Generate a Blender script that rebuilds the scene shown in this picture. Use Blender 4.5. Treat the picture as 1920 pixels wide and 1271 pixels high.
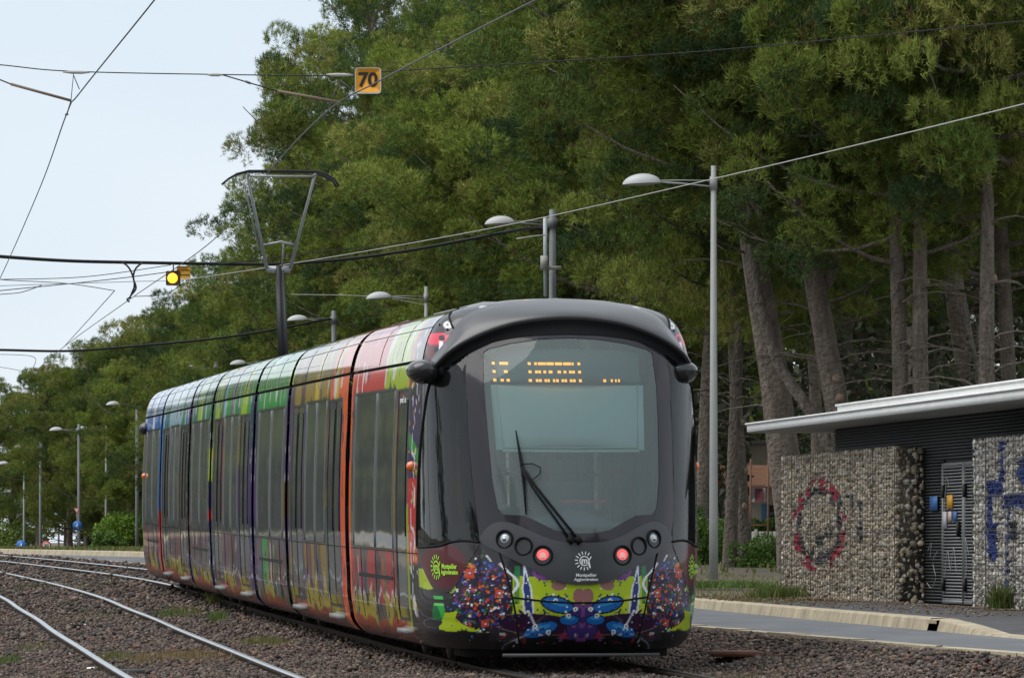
import bpy, math, random
import numpy as np
from mathutils import Vector, Matrix
from mathutils.geometry import delaunay_2d_cdt
R = math.radians
scene = bpy.context.scene
for o in list(bpy.data.objects): bpy.data.objects.remove(o)

# ------------------------------------------------------------------ camera
FPX, CX0, CY0, HC = 9800.0, 960.0, 1016.0, 1.13
cam_d = bpy.data.cameras.new('camera'); cam = bpy.data.objects.new('camera', cam_d)
scene.collection.objects.link(cam); scene.camera = cam
cam_d.sensor_width = 36.0; cam_d.lens = FPX / 1920 * 36.0
cam_d.shift_x = 0.0; cam_d.shift_y = (CY0 - 635.5) / 1920.0
cam_d.clip_start = 0.5; cam_d.clip_end = 6000
cam.location = (0, 0, HC); cam.rotation_euler = (R(90), 0, 0)

# ------------------------------------------------------------------ world and sun (bright overcast)
SUN_EL, SUN_ROT = R(60), R(264)
world = bpy.data.worlds.new("World"); scene.world = world; world.use_nodes = True
nt = world.node_tree; nt.nodes.clear()
wo = nt.nodes.new('ShaderNodeOutputWorld'); bg = nt.nodes.new('ShaderNodeBackground')
sky = nt.nodes.new('ShaderNodeTexSky'); sky.sky_type = 'NISHITA'; sky.sun_disc = False
sky.sun_elevation = SUN_EL; sky.sun_rotation = SUN_ROT; sky.air_density = 1.0; sky.dust_density = 2.0
tc = nt.nodes.new('ShaderNodeTexCoord')
mp = nt.nodes.new('ShaderNodeMapping'); mp.inputs['Scale'].default_value = (1.0, 1.0, 2.2)
nz = nt.nodes.new('ShaderNodeTexNoise'); nz.inputs['Scale'].default_value = 2.6; nz.inputs['Detail'].default_value = 4
cr = nt.nodes.new('ShaderNodeValToRGB')
cr.color_ramp.elements[0].position = 0.30; cr.color_ramp.elements[0].color = (5.1, 5.95, 6.8, 1)
cr.color_ramp.elements[1].position = 0.68; cr.color_ramp.elements[1].color = (7.05, 7.3, 7.45, 1)
mx = nt.nodes.new('ShaderNodeMixRGB'); mx.inputs[0].default_value = 0.93
nt.links.new(tc.outputs['Generated'], mp.inputs[0]); nt.links.new(mp.outputs[0], nz.inputs['Vector'])
nt.links.new(nz.outputs['Fac'], cr.inputs[0]); nt.links.new(sky.outputs[0], mx.inputs[1]); nt.links.new(cr.outputs[0], mx.inputs[2])
nt.links.new(mx.outputs[0], bg.inputs['Color']); bg.inputs['Strength'].default_value = 0.1
nt.links.new(bg.outputs[0], wo.inputs[0])
sd = bpy.data.lights.new('sun', 'SUN'); sd.energy = 1.8; sd.angle = R(60); sd.color = (1, .96, .9)
so = bpy.data.objects.new('sun', sd); scene.collection.objects.link(so)
# sun stands behind the camera to its left, high
sv = Vector((-0.995 * math.cos(SUN_EL), -0.10 * math.cos(SUN_EL), math.sin(SUN_EL)))
so.rotation_euler = sv.to_track_quat('Z', 'Y').to_euler()
scene.view_settings.view_transform = 'Standard'; scene.view_settings.look = 'None'
scene.view_settings.exposure = 0.50; scene.view_settings.gamma = 1.0
scene.render.engine = 'CYCLES'
scene.cycles.max_bounces = 6; scene.cycles.transparent_max_bounces = 16

# ------------------------------------------------------------------ helpers
def at(px, py, Y): return np.array([(px - CX0) * Y / FPX, Y, HC + (CY0 - py) * Y / FPX])
def lin(c):
    c = np.asarray(c, float) / 255.0
    return np.where(c < .04045, c / 12.92, ((c + .055) / 1.055) ** 2.4)
_mats = {}
def mat(name, col=(.5, .5, .5), rough=.6, metal=0., spec=.5, coat=0., coat_rough=.05, coat_ior=1.5, attr=None, noise=None, bump=None,
        transl=0., emit=None, emit_s=0., alpha=None, rand=0.):
    if name in _mats: return _mats[name]
    m = bpy.data.materials.new(name); m.use_nodes = True; _mats[name] = m
    t = m.node_tree; L = t.links; b = t.nodes['Principled BSDF']; out = t.nodes['Material Output']
    b.inputs['Base Color'].default_value = (*col, 1); b.inputs['Roughness'].default_value = rough
    b.inputs['Metallic'].default_value = metal; b.inputs['Specular IOR Level'].default_value = spec
    b.inputs['Coat Weight'].default_value = coat; b.inputs['Coat Roughness'].default_value = coat_rough; b.inputs['Coat IOR'].default_value = coat_ior
    src = None
    if attr:
        a = t.nodes.new('ShaderNodeAttribute'); a.attribute_name = attr; src = a.outputs['Color']
    if noise:   # (scale, amount, detail, stretch)
        tcn = t.nodes.new('ShaderNodeTexCoord'); mpn = t.nodes.new('ShaderNodeMapping')
        mpn.inputs['Scale'].default_value = noise[3] if len(noise) > 3 else (1, 1, 1)
        L.new(tcn.outputs['Object'], mpn.inputs[0])
        n = t.nodes.new('ShaderNodeTexNoise'); n.inputs['Scale'].default_value = noise[0]; n.inputs['Detail'].default_value = noise[2]
        n.inputs['Roughness'].default_value = .65
        L.new(mpn.outputs[0], n.inputs['Vector'])
        mr = t.nodes.new('ShaderNodeMapRange'); mr.inputs[1].default_value = .25; mr.inputs[2].default_value = .75
        mr.inputs[3].default_value = 1 - noise[1]; mr.inputs[4].default_value = 1 + noise[1]
        L.new(n.outputs['Fac'], mr.inputs[0])
        mm = t.nodes.new('ShaderNodeVectorMath'); mm.operation = 'SCALE'
        if src: L.new(src, mm.inputs[0])
        else: mm.inputs[0].default_value = col
        L.new(mr.outputs[0], mm.inputs['Scale']); src = mm.outputs[0]
    if rand:
        oi = t.nodes.new('ShaderNodeObjectInfo'); mr2 = t.nodes.new('ShaderNodeMapRange')
        mr2.inputs[3].default_value = 1 - rand; mr2.inputs[4].default_value = 1 + rand
        L.new(oi.outputs['Random'], mr2.inputs[0]); m2 = t.nodes.new('ShaderNodeVectorMath'); m2.operation = 'SCALE'
        if src: L.new(src, m2.inputs[0])
        else: m2.inputs[0].default_value = col
        L.new(mr2.outputs[0], m2.inputs['Scale']); src = m2.outputs[0]
    if src: L.new(src, b.inputs['Base Color'])
    if bump:    # (scale, strength, distance)
        tcn = t.nodes.new('ShaderNodeTexCoord')
        n = t.nodes.new('ShaderNodeTexNoise'); n.inputs['Scale'].default_value = bump[0]; n.inputs['Detail'].default_value = 5
        L.new(tcn.outputs['Object'], n.inputs['Vector'])
        bp = t.nodes.new('ShaderNodeBump'); bp.inputs['Strength'].default_value = bump[1]; bp.inputs['Distance'].default_value = bump[2]
        L.new(n.outputs['Fac'], bp.inputs['Height']); L.new(bp.outputs[0], b.inputs['Normal'])
    if emit: b.inputs['Emission Color'].default_value = (*emit, 1); b.inputs['Emission Strength'].default_value = emit_s
    if transl:
        tr = t.nodes.new('ShaderNodeBsdfTranslucent'); ms = t.nodes.new('ShaderNodeMixShader'); ms.inputs[0].default_value = transl
        if src: L.new(src, tr.inputs['Color'])
        else: tr.inputs['Color'].default_value = (*col, 1)
        L.new(b.outputs[0], ms.inputs[1]); L.new(tr.outputs[0], ms.inputs[2]); L.new(ms.outputs[0], out.inputs[0])
    return m
def glass(name, tint, trans, rough=.02, film=(.05, .055, .055), ior=1.5, wob=0., haze=0., haze_col=(.34, .37, .36)):
    """tinted pane: reflection on top of a see-through tint plus a painted pale haze"""
    m = bpy.data.materials.new(name); m.use_nodes = True; _mats[name] = m
    t = m.node_tree; t.nodes.clear(); L = t.links
    out = t.nodes.new('ShaderNodeOutputMaterial'); fr = t.nodes.new('ShaderNodeFresnel'); fr.inputs[0].default_value = ior
    tr = t.nodes.new('ShaderNodeBsdfTransparent'); tr.inputs[0].default_value = (*tint, 1)
    df = t.nodes.new('ShaderNodeBsdfDiffuse'); df.inputs[0].default_value = (*film, 1)
    gl = t.nodes.new('ShaderNodeBsdfGlossy'); gl.inputs['Roughness'].default_value = rough
    m1 = t.nodes.new('ShaderNodeMixShader'); m1.inputs[0].default_value = 1 - trans
    m2 = t.nodes.new('ShaderNodeMixShader')
    L.new(tr.outputs[0], m1.inputs[1]); L.new(df.outputs[0], m1.inputs[2])
    L.new(fr.outputs[0], m2.inputs[0]); L.new(m1.outputs[0], m2.inputs[1]); L.new(gl.outputs[0], m2.inputs[2])
    if wob:
        tcn = t.nodes.new('ShaderNodeTexCoord'); n = t.nodes.new('ShaderNodeTexNoise'); n.inputs['Scale'].default_value = 1.1; n.inputs['Detail'].default_value = 1
        bp = t.nodes.new('ShaderNodeBump'); bp.inputs['Strength'].default_value = wob; bp.inputs['Distance'].default_value = .05
        L.new(tcn.outputs['Object'], n.inputs['Vector']); L.new(n.outputs['Fac'], bp.inputs['Height'])
        L.new(bp.outputs[0], gl.inputs['Normal']); 
    if haze:  # pale diffuse haze painted over the pane, lifting its dark reflections
        d2 = t.nodes.new('ShaderNodeBsdfDiffuse'); d2.inputs[0].default_value = (*haze_col, 1); m3 = t.nodes.new('ShaderNodeMixShader')
        tcn = t.nodes.new('ShaderNodeTexCoord'); n = t.nodes.new('ShaderNodeTexNoise'); n.inputs['Scale'].default_value = 1.7; n.inputs['Detail'].default_value = 5
        mr = t.nodes.new('ShaderNodeMapRange'); mr.inputs[3].default_value = haze * .5; mr.inputs[4].default_value = haze * 1.5
        L.new(tcn.outputs['Object'], n.inputs['Vector']); L.new(n.outputs['Fac'], mr.inputs[0]); L.new(mr.outputs[0], m3.inputs[0])
        L.new(m2.outputs[0], m3.inputs[1]); L.new(d2.outputs[0], m3.inputs[2]); L.new(m3.outputs[0], out.inputs[0]); return m
    L.new(m2.outputs[0], out.inputs[0]); return m

COL = scene.collection
def tag(o, label=None, cat=None, group=None, kind=None):
    if label: o['label'] = label
    if cat: o['category'] = cat
    if group: o['group'] = group
    if kind: o['kind'] = kind
    return o
def empty(name, loc, label=None, cat=None, group=None):
    o = bpy.data.objects.new(name, None); o.location = loc; o.empty_display_size = .2; COL.objects.link(o)
    return tag(o, label, cat, group)
class MB:
    """collects quads / tris (world coordinates) with optional per-vertex colours"""
    def __init__(s): s.V = []; s.T = []; s.Q = []; s.C = []; s.n = 0
    def add(s, v, q=None, t=None, c=None):
        v = np.asarray(v, float).reshape(-1, 3); s.V.append(v)
        if q is not None and len(q): s.Q.append(np.asarray(q, np.int64) + s.n)
        if t is not None and len(t): s.T.append(np.asarray(t, np.int64) + s.n)
        if c is None: c = (.5, .5, .5)
        c = np.asarray(c, float)
        s.C.append(np.broadcast_to(c, (len(v), 3)))
        s.n += len(v); return s
    def box(s, lo, hi, M=None, c=None):
        x0, y0, z0 = lo; x1, y1, z1 = hi
        v = np.array([(x0,y0,z0),(x1,y0,z0),(x1,y1,z0),(x0,y1,z0),(x0,y0,z1),(x1,y0,z1),(x1,y1,z1),(x0,y1,z1)], float)
        if M is not None: v = M(v)
        return s.add(v, q=[(0,3,2,1),(4,5,6,7),(0,1,5,4),(1,2,6,5),(2,3,7,6),(3,0,4,7)], c=c)
    def tube(s, pts, r, n=6, c=None, caps=True):
        pts = np.asarray(pts, float); k = len(pts); r = np.broadcast_to(np.asarray(r, float), (k,))
        tg = np.gradient(pts, axis=0); tg /= np.linalg.norm(tg, axis=1)[:, None] + 1e-12
        up = np.array([0, 0, 1.]) if abs(tg[:, 2]).mean() < .8 else np.array([1., 0, 0])
        a = np.cross(tg, up); a /= np.linalg.norm(a, axis=1)[:, None] + 1e-12; b = np.cross(tg, a)
        th = np.arange(n) * 2 * np.pi / n
        v = pts[:, None] + r[:, None, None] * (a[:, None] * np.cos(th)[None, :, None] + b[:, None] * np.sin(th)[None, :, None])
        i = np.arange(k - 1)[:, None] * n; j = np.arange(n)[None]; jn = (j + 1) % n
        q = np.stack([i + j, i + jn, i + n + jn, i + n + j], -1).reshape(-1, 4)
        v = v.reshape(-1, 3); t = []
        if caps:
            v = np.vstack([v, pts[:1], pts[-1:]]); c0 = k * n
            t = [(c0, (x + 1) % n, x) for x in range(n)] + [(c0 + 1, (k - 1) * n + x, (k - 1) * n + (x + 1) % n) for x in range(n)]
        return s.add(v, q=q, t=t, c=c)
    def lathe(s, base, prof, n=16, axis=(0, 0, 1), c=None):
        """prof: list of (r, h)"""
        ax = Vector(axis).normalized(); q_ = ax.to_track_quat('Z', 'Y').to_matrix(); Mx = np.array(q_)
        th = np.arange(n) * 2 * np.pi / n
        v = np.array([[(r * math.cos(a), r * math.sin(a), h) for a in th] for r, h in prof]).reshape(-1, 3) @ Mx.T + np.asarray(base)
        k = len(prof); i = np.arange(k - 1)[:, None] * n; j = np.arange(n)[None]; jn = (j + 1) % n
        return s.add(v, q=np.stack([i + j, i + jn, i + n + jn, i + n + j], -1).reshape(-1, 4), c=c)
    def grid(s, P, c=None, flip=False):
        P = np.asarray(P, float); a, b = P.shape[:2]
        i = np.arange(a - 1)[:, None] * b; j = np.arange(b - 1)[None]
        q = np.stack([i + j, i + j + 1, i + b + j + 1, i + b + j], -1).reshape(-1, 4)
        if flip: q = q[:, ::-1]
        if c is not None and np.ndim(c) == 3: c = np.asarray(c).reshape(-1, 3)
        return s.add(P.reshape(-1, 3), q=q, c=c)
    def build(s, name, material, parent=None, smooth=False, origin=None):
        V = np.vstack(s.V); T = np.vstack(s.T) if s.T else np.zeros((0, 3), np.int64); Q = np.vstack(s.Q) if s.Q else np.zeros((0, 4), np.int64)
        if parent is not None:
            o_ = np.zeros(3); p = parent
            while p is not None: o_ += np.array(p.location); p = p.parent
            V = V - o_
        elif origin is not None: V = V - np.asarray(origin)
        me = bpy.data.meshes.new(name); nt_, nq = len(T), len(Q)
        me.vertices.add(len(V)); me.vertices.foreach_set('co', V.astype(np.float32).ravel())
        me.loops.add(nt_ * 3 + nq * 4); me.loops.foreach_set('vertex_index', np.concatenate([T.ravel(), Q.ravel()]).astype(np.int32))
        me.polygons.add(nt_ + nq)
        me.polygons.foreach_set('loop_start', np.concatenate([np.arange(nt_) * 3, nt_ * 3 + np.arange(nq) * 4]).astype(np.int32))
        me.polygons.foreach_set('loop_total', np.concatenate([np.full(nt_, 3), np.full(nq, 4)]).astype(np.int32))
        me.update(calc_edges=True)
        if smooth: me.polygons.foreach_set('use_smooth', np.ones(nt_ + nq, bool))
        C = np.vstack(s.C); ca = me.color_attributes.new('paint', 'FLOAT_COLOR', 'POINT')
        ca.data.foreach_set('color', np.hstack([C, np.ones((len(C), 1))]).astype(np.float32).ravel())
        me.materials.append(material)
        o = bpy.data.objects.new(name, me); COL.objects.link(o)
        if parent is not None: o.parent = parent
        elif origin is not None: o.location = origin
        return o
def copy_tree(o, parent=None):
    c = o.copy(); COL.objects.link(c); c.parent = parent
    for ch in list(o.children): copy_tree(ch, c)
    return c
def vnoise(x, y, seed=0):
    """smooth value noise in numpy, 0..1"""
    x = np.asarray(x, float); y = np.asarray(y, float) + 0 * x; x = x + 0 * y
    xi = np.floor(x).astype(np.int64); yi = np.floor(y).astype(np.int64); fx = x - xi; fy = y - yi
    fx = fx * fx * (3 - 2 * fx); fy = fy * fy * (3 - 2 * fy)
    def h(a, b):
        n = (a * 374761393 + b * 668265263 + seed * 982451653) & 0xffffffff
        n = ((n ^ (n >> 13)) * 1274126177) & 0xffffffff
        return ((n ^ (n >> 16)) & 0xffff) / 65535.0
    return (h(xi, yi) * (1 - fx) + h(xi + 1, yi) * fx) * (1 - fy) + (h(xi, yi + 1) * (1 - fx) + h(xi + 1, yi + 1) * fx) * fy
def cells(x, y, seed=0):
    xi = np.floor(x).astype(np.int64); yi = np.floor(y).astype(np.int64)
    n = (xi * 374761393 + yi * 668265263 + seed * 982451653) & 0xffffffff
    n = ((n ^ (n >> 13)) * 1274126177) & 0xffffffff
    return ((n ^ (n >> 16)) & 0xffff) / 65535.0

# ------------------------------------------------------------------ track lines and ground heights
TY = [0, 20, 40, 45.6, 49, 54.5, 61.5, 66, 73, 77.5, 84.5, 89, 97, 105, 112, 119.6, 130, 150, 180, 220, 260]
TX = [10.5, 5.4, 2.0, 1.05, .46, -.36, -1.30, -1.93, -2.87, -3.45, -4.34, -4.98, -6.25, -7.8, -9.3, -11.0, -13.6, -19.5, -30, -47, -68]
LX = [4.6, .9, -1.75, -2.56, -3.02, -3.74, -4.66, -5.22, -6.15, -6.72, -7.72, -8.42, -9.75, -11.15, -12.6, -14.35, -17.0, -23, -33.5, -50.6, -71.8]
def smooth_tab(xs, ys):
    xs = np.array(xs, float); ys = np.array(ys, float); m = np.gradient(ys, xs)
    def g(x):
        x = np.clip(x, xs[0], xs[-1]); i = np.clip(np.searchsorted(xs, x) - 1, 0, len(xs) - 2)
        h = xs[i + 1] - xs[i]; t = (x - xs[i]) / h
        return (2*t**3-3*t**2+1)*ys[i] + (t**3-2*t**2+t)*h*m[i] + (-2*t**3+3*t**2)*ys[i+1] + (t**3-t**2)*h*m[i+1]
    return g
xT = smooth_tab(TY, TX); xL = smooth_tab(TY, LX)
def zT(Y): return np.interp(Y, [0, 130, 150, 250, 350, 2000], [-.53, .822, .86, .80, .60, .5])
def zR(Y): return np.interp(Y, [0, 88, 122, 140, 160, 250, 350, 2000], [.17, .17, .60, .78, .84, .80, .60, .5])
def kd(Y): return np.interp(Y, [40, 60, 81, 120], [5.3, 5.84, 6.6, 6.6])
BAL = .075
def zG(X, Y):
    d = X - xT(Y); a = zT(Y) - BAL; b = zR(Y)
    t1 = np.clip((d - 1.5) / 1.3, 0, 1); t1 = t1 * t1 * (3 - 2 * t1)
    z = a * (1 - t1) + (b - .03) * t1
    z = np.where((d > 2.98) & (d < kd(Y) + .1), b - .13, z)
    return np.where(d >= kd(Y) + .1, np.where((Y < 60) & (d < kd(Y) + 1), b - .1, b + .05), z)

rng = np.random.default_rng(7)
M_ground = mat('dry_earth', (.10, .085, .06), .95, noise=(.8, .35, 6), bump=(6, .6, .05))
# ground: one sheet to the horizon
ys = np.concatenate([np.arange(0, 40, 4), np.arange(40, 150, 1.5), np.arange(150, 400, 10), [450, 600, 900, 1500, 3000, 5000]])
ds = np.concatenate([[-3000, -1200, -500, -200, -100, -60, -40, -25], np.arange(-20, -5, 1.5), [-5.2, -4, -2.5, -1.5, 0, 1.5, 1.7, 1.9, 2.1, 2.3, 2.5, 2.7, 2.9, 2.97, 3.0]])
mb = MB(); rows = []
for y in ys:
    k = kd(y); dd = np.concatenate([ds, [k + .09, k + .11, k + 1, k + 2, k + 4, k + 8, 20, 40, 100, 300, 1000, 3000]])
    X = xT(y) + dd; rows.append(np.stack([X, 0 * X + y, zG(X, y + 0 * X)], -1))
mb.grid(np.array(rows)); tag(mb.build('ground', M_ground, smooth=False), kind='structure')

def strip(d0, d1, z0, z1, y0, y1, mb, step=1.5, c=None, n=1):
    """sheet along the track between two lateral offsets (numbers or functions of Y)"""
    Y = np.arange(y0, y1 + step / 2, step); f = lambda a: (a(Y) if callable(a) else a + 0 * Y)
    A, B, ZA, ZB = f(d0), f(d1), f(z0), f(z1)
    P = [np.stack([xT(Y) + A * (1 - k / n) + B * k / n, Y, ZA * (1 - k / n) + ZB * k / n], -1) for k in range(n + 1)]
    mb.grid(np.array(P).transpose(1, 0, 2), c=c)
M_bal = mat('ballast_dirt', (.030, .025, .022), .95, noise=(9, .55, 6), bump=(30, 1, .05))
mb = MB(); Yb = np.arange(29, 196, 1.5); rows = []
for y in Yb:
    X = xT(y) + np.array([-7, -5.5, -4, -2.5, -1.4, 0, 1.4, 1.7, 1.9, 2.1, 2.3, 2.5, 2.7, 2.9]); rows.append(np.stack([X, 0 * X + y, zG(X, y + 0 * X) + .006], -1))
mb.grid(np.array(rows)); tag(mb.build('ballast_bed', M_bal), kind='structure')
M_road = mat('asphalt', (.115, .122, .132), .8, noise=(1.1, .28, 10, (1, .3, 1)), bump=(60, .25, .01))
M_road2 = mat('old_asphalt', (.062, .062, .066), .9, noise=(2.2, .3, 8), bump=(50, .4, .02))
M_kerb = mat('kerb_concrete', (.40, .34, .24), .9, noise=(3.5, .35, 8), bump=(25, .4, .01))
mb = MB(); strip(3.15, lambda Y: kd(Y) + .02, lambda Y: zR(Y) - .045, lambda Y: zR(Y) - .05, 30, 196, mb)
tag(mb.build('road', M_road), kind='structure')
# near kerb: flush cream stones
mb = MB()
for q in np.arange(34, 196, 1.0):
    jz = rng.uniform(-.006, .006); q1 = q + .975
    strip(2.92, 3.17, lambda Y: zR(Y) + .03 + jz, lambda Y: zR(Y) + .025 + jz, q, q1, mb, .325); strip(3.17, 3.17, lambda Y: zR(Y) + .025 + jz, lambda Y: zR(Y) - .08, q, q1, mb, .325)
    strip(2.92, 2.92, lambda Y: zR(Y) - .15, lambda Y: zR(Y) + .03 + jz, q, q1, mb, .325)
tag(mb.build('track_side_kerb', M_kerb), kind='structure')
# far kerb with upstand; lowered past the gully
def kh(Y): return np.interp(Y, [30, 56.3, 58.0, 59.6, 300], [.02, .02, .095, .14, .14])
mb = MB()
for y0, y1 in [(59.3 - q - .98, 59.3 - q) for q in np.arange(0, 20)] + [(59.9 + q, 59.9 + q + .98) for q in np.arange(0, 136)]:
    strip(lambda Y: kd(Y), lambda Y: kd(Y) + .035, lambda Y: zR(Y) - .06, lambda Y: zR(Y) - .05 + kh(Y) - .015, y0, y1, mb, .49)
    strip(lambda Y: kd(Y) + .035, lambda Y: kd(Y) + .05, lambda Y: zR(Y) - .05 + kh(Y) - .015, lambda Y: zR(Y) - .05 + kh(Y), y0, y1, mb, .49)
    strip(lambda Y: kd(Y) + .05, lambda Y: kd(Y) + .24, lambda Y: zR(Y) - .05 + kh(Y), lambda Y: zR(Y) - .05 + kh(Y) + .004, y0, y1, mb, .49)
strip(lambda Y: kd(Y), lambda Y: kd(Y) + .25, lambda Y: zR(Y) + .075, lambda Y: zR(Y) + .09, 59.3, 59.9, mb, .3)
strip(lambda Y: kd(Y), lambda Y: kd(Y), lambda Y: zR(Y) + .035, lambda Y: zR(Y) + .075, 59.3, 59.9, mb, .3)
tag(mb.build('pavement_kerb', M_kerb), kind='structure')
M_dark = mat('opening_black', (.008, .008, .008), .9)  # flat black painted for the shade inside the gully and vent slots
mb = MB(); strip(lambda Y: kd(Y) + .16, lambda Y: kd(Y) + .16, lambda Y: zR(Y) - .06, lambda Y: zR(Y) + .07, 59.3, 59.9, mb, .3)
tag(mb.build('drain_gully', M_dark), 'dark gully opening in the pale pavement kerb', 'drain')
mb = MB(); strip(lambda Y: kd(Y) + .235, lambda Y: kd(Y) + .9, lambda Y: zR(Y) - .053 + kh(Y), lambda Y: zR(Y) + .076, 30, 77, mb, .5); strip(lambda Y: kd(Y) + .9, lambda Y: kd(Y) + 3.2, lambda Y: zR(Y) + .076, lambda Y: zR(Y) + .082, 30, 77, mb, .5)
tag(mb.build('pavement', M_road2), kind='structure')
# second road, left of the tracks (outside the picture, seen in the reflections)
mb = MB(); strip(-13.5, -9.0, lambda Y: zT(Y) - .02, lambda Y: zT(Y) - .02, -20, 196, mb, 5)
tag(mb.build('road', M_road), kind='structure')
mb = MB(); strip(-8.95, -8.7, lambda Y: zT(Y) + .06, lambda Y: zT(Y) + .06, -20, 196, mb, 5); strip(-8.95, -8.95, lambda Y: zT(Y) - .05, lambda Y: zT(Y) + .06, -20, 196, mb, 5)
tag(mb.build('left_kerb', M_kerb), kind='structure')

# rails ------------------------------------------------------------
M_rail = mat('rail_steel', (.50, .52, .54), .22, 1.0, noise=(6, .2, 4, (1, .05, 1)))
M_rust = mat('rail_rust', (.075, .05, .035), .85, noise=(14, .4, 5))
def rail(xf, off, label, name_side):
    Y = np.concatenate([np.arange(30, 140, .8), np.arange(140, 196, 2.5)])
    X = xf(Y); dX = np.gradient(X, Y); nrm = 1 / np.sqrt(1 + dX ** 2); z = zT(Y)
    root = empty('rail', (float(X[20]), float(Y[20]), float(z[20])), label, 'rail', 'running rails of the two tram tracks')
    def row(o, dz): return np.stack([X + (off + o) * nrm, Y - (off + o) * dX * nrm, z + dz], -1)
    h = MB(); h.grid(np.array([row(-.036, -.012), row(-.030, -.003), row(-.015, 0), row(.015, 0), row(.030, -.003), row(.036, -.012)]).transpose(1, 0, 2), flip=False)
    h.build('rail_head', M_rail, root, smooth=True)
    w = MB(); w.grid(np.array([row(-.075, -.12), row(-.07, -.10), row(-.012, -.085), row(-.012, -.045), row(-.036, -.038), row(-.036, -.012)]).transpose(1, 0, 2))
    w.grid(np.array([row(.036, -.012), row(.036, -.038), row(.012, -.045), row(.012, -.085), row(.07, -.10), row(.075, -.12)]).transpose(1, 0, 2))
    w.build('rail_web', M_rust, root)
G = .75
rail(xT, -G, 'left rail under the tram, coming out beneath its nose', 'l'); rail(xT, G, 'right rail under the tram, nearest the road', 'r')
rail(xL, -G, 'outermost left rail of the empty track', 'l'); rail(xL, G, 'shiny rail of the empty track nearest the tram', 'r')

# ballast stones ---------------------------------------------------
ICO = None
def stone_proto(k, rg, sub=0):
    """deformed low polyhedron"""
    p = (1 + 5 ** .5) / 2
    v = np.array([(-1,p,0),(1,p,0),(-1,-p,0),(1,-p,0),(0,-1,p),(0,1,p),(0,-1,-p),(0,1,-p),(p,0,-1),(p,0,1),(-p,0,-1),(-p,0,1)], float); v /= np.linalg.norm(v[0])
    fcs = np.array([(0,11,5),(0,5,1),(0,1,7),(0,7,10),(0,10,11),(1,5,9),(5,11,4),(11,10,2),(10,7,6),(7,1,8),(3,9,4),(3,4,2),(3,2,6),(3,6,8),(3,8,9),(4,9,5),(2,4,11),(6,2,10),(8,6,7),(9,8,1)])
    return v, fcs
OV = np.array([(1,0,0),(-1,0,0),(0,1,0),(0,-1,0),(0,0,1),(0,0,-1)], float)
OF = np.array([(0,2,4),(2,1,4),(1,3,4),(3,0,4),(2,0,5),(1,2,5),(3,1,5),(0,3,5)])
def rand_rot(n, rg):
    q = rg.normal(size=(n, 4)); q /= np.linalg.norm(q, axis=1)[:, None]; w, x, y, z = q.T
    return np.stack([1-2*(y*y+z*z), 2*(x*y-z*w), 2*(x*z+y*w), 2*(x*y+z*w), 1-2*(x*x+z*z), 2*(y*z-x*w), 2*(x*z-y*w), 2*(y*z+x*w), 1-2*(x*x+y*y)], -1).reshape(n, 3, 3)
def stones(P, size, col, rg, ico=False, flat=.75):
    n = len(P); bv, bf = (stone_proto(0, rg) if ico else (OV, OF))
    v = bv[None] * rg.uniform(.55, 1.15, (n, len(bv), 1)); v = v * rg.uniform(.65, 1.2, (n, 1, 3))
    v = np.einsum('nij,nkj->nki', rand_rot(n, rg), v) * size[:, None, None]
    v[:, :, 2] *= flat; v += P[:, None]
    f = (bf[None] + (np.arange(n) * len(bv))[:, None, None]).reshape(-1, 3)
    return v.reshape(-1, 3), f, np.repeat(col, len(bv), axis=0)
def ballast_cols(n, rg):
    base = np.array([[.050,.042,.038],[.085,.070,.062],[.032,.027,.026],[.10,.062,.048],[.062,.050,.052],[.13,.115,.10]])
    c = base[rg.choice(6, n, p=[.3,.22,.2,.12,.12,.04])]
    return c * np.array([1.5, 1.38, 1.26]) * rg.uniform(.65, 1.45, (n, 1))
M_stone = mat('ballast_stone', rough=.9, attr='paint')
mb = MB()
for y0, y1, dens, s0, s1 in ((35, 43, 560, .015, .032), (43, 50, 620, .016, .034), (50, 58, 430, .018, .036), (58, 70, 210, .022, .042), (70, 90, 80, .03, .05), (90, 140, 26, .04, .07)):
    n = int((y1 - y0) * 11 * dens); Y = rng.uniform(y0, y1, n); d = rng.uniform(-7, 3.0, n)
    X = xT(Y) + d; px = CX0 + FPX * X / Y
    keep = (px > -30) & (px < 1960) & (CY0 + (HC - zT(Y) + .05 * (Y > 43) - .16 * (Y < 43)) * FPX / Y < 1300) & (np.abs(np.abs(d) - G) > .085) & (np.abs(np.abs(X - xL(Y)) - G) > .085)
    keep &= ~((np.abs(d) < 1.1) & (Y > 50) & (rng.random(n) < .6))
    X, Y = X[keep], Y[keep]; n = len(X)
    s = rng.uniform(s0, s1, n) * np.where(rng.random(n) < .04, 1.6, 1.)
    z = zG(X, Y) + rng.uniform(-.3, .75, n) * s + .022 * vnoise(X * 1.5, Y * .7, 3)
    v, f_, c = stones(np.stack([X, Y, z], -1), s, ballast_cols(n, rng), rng); mb.add(v, t=f_, c=c)
# loose heap along the road kerb
n = 8200; Y = rng.uniform(36, 64, n); d = 2.35 + rng.normal(0, .28, n); d = np.minimum(d, 2.95 + rng.uniform(0, .04, n)); X = xT(Y) + d
s = rng.uniform(.02, .045, n); z = zG(X, Y) + .01 + rng.uniform(0, .06, n) * np.clip(1 - np.abs(d - 2.5) / .6, 0, 1)
v, f_, c = stones(np.stack([X, Y, z], -1), s, ballast_cols(n, rng), rng); mb.add(v, t=f_, c=c)
tag(mb.build('ballast_stones', M_stone), 'dark brown and grey crushed stones around the rails', 'ballast', kind='stuff')

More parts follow.
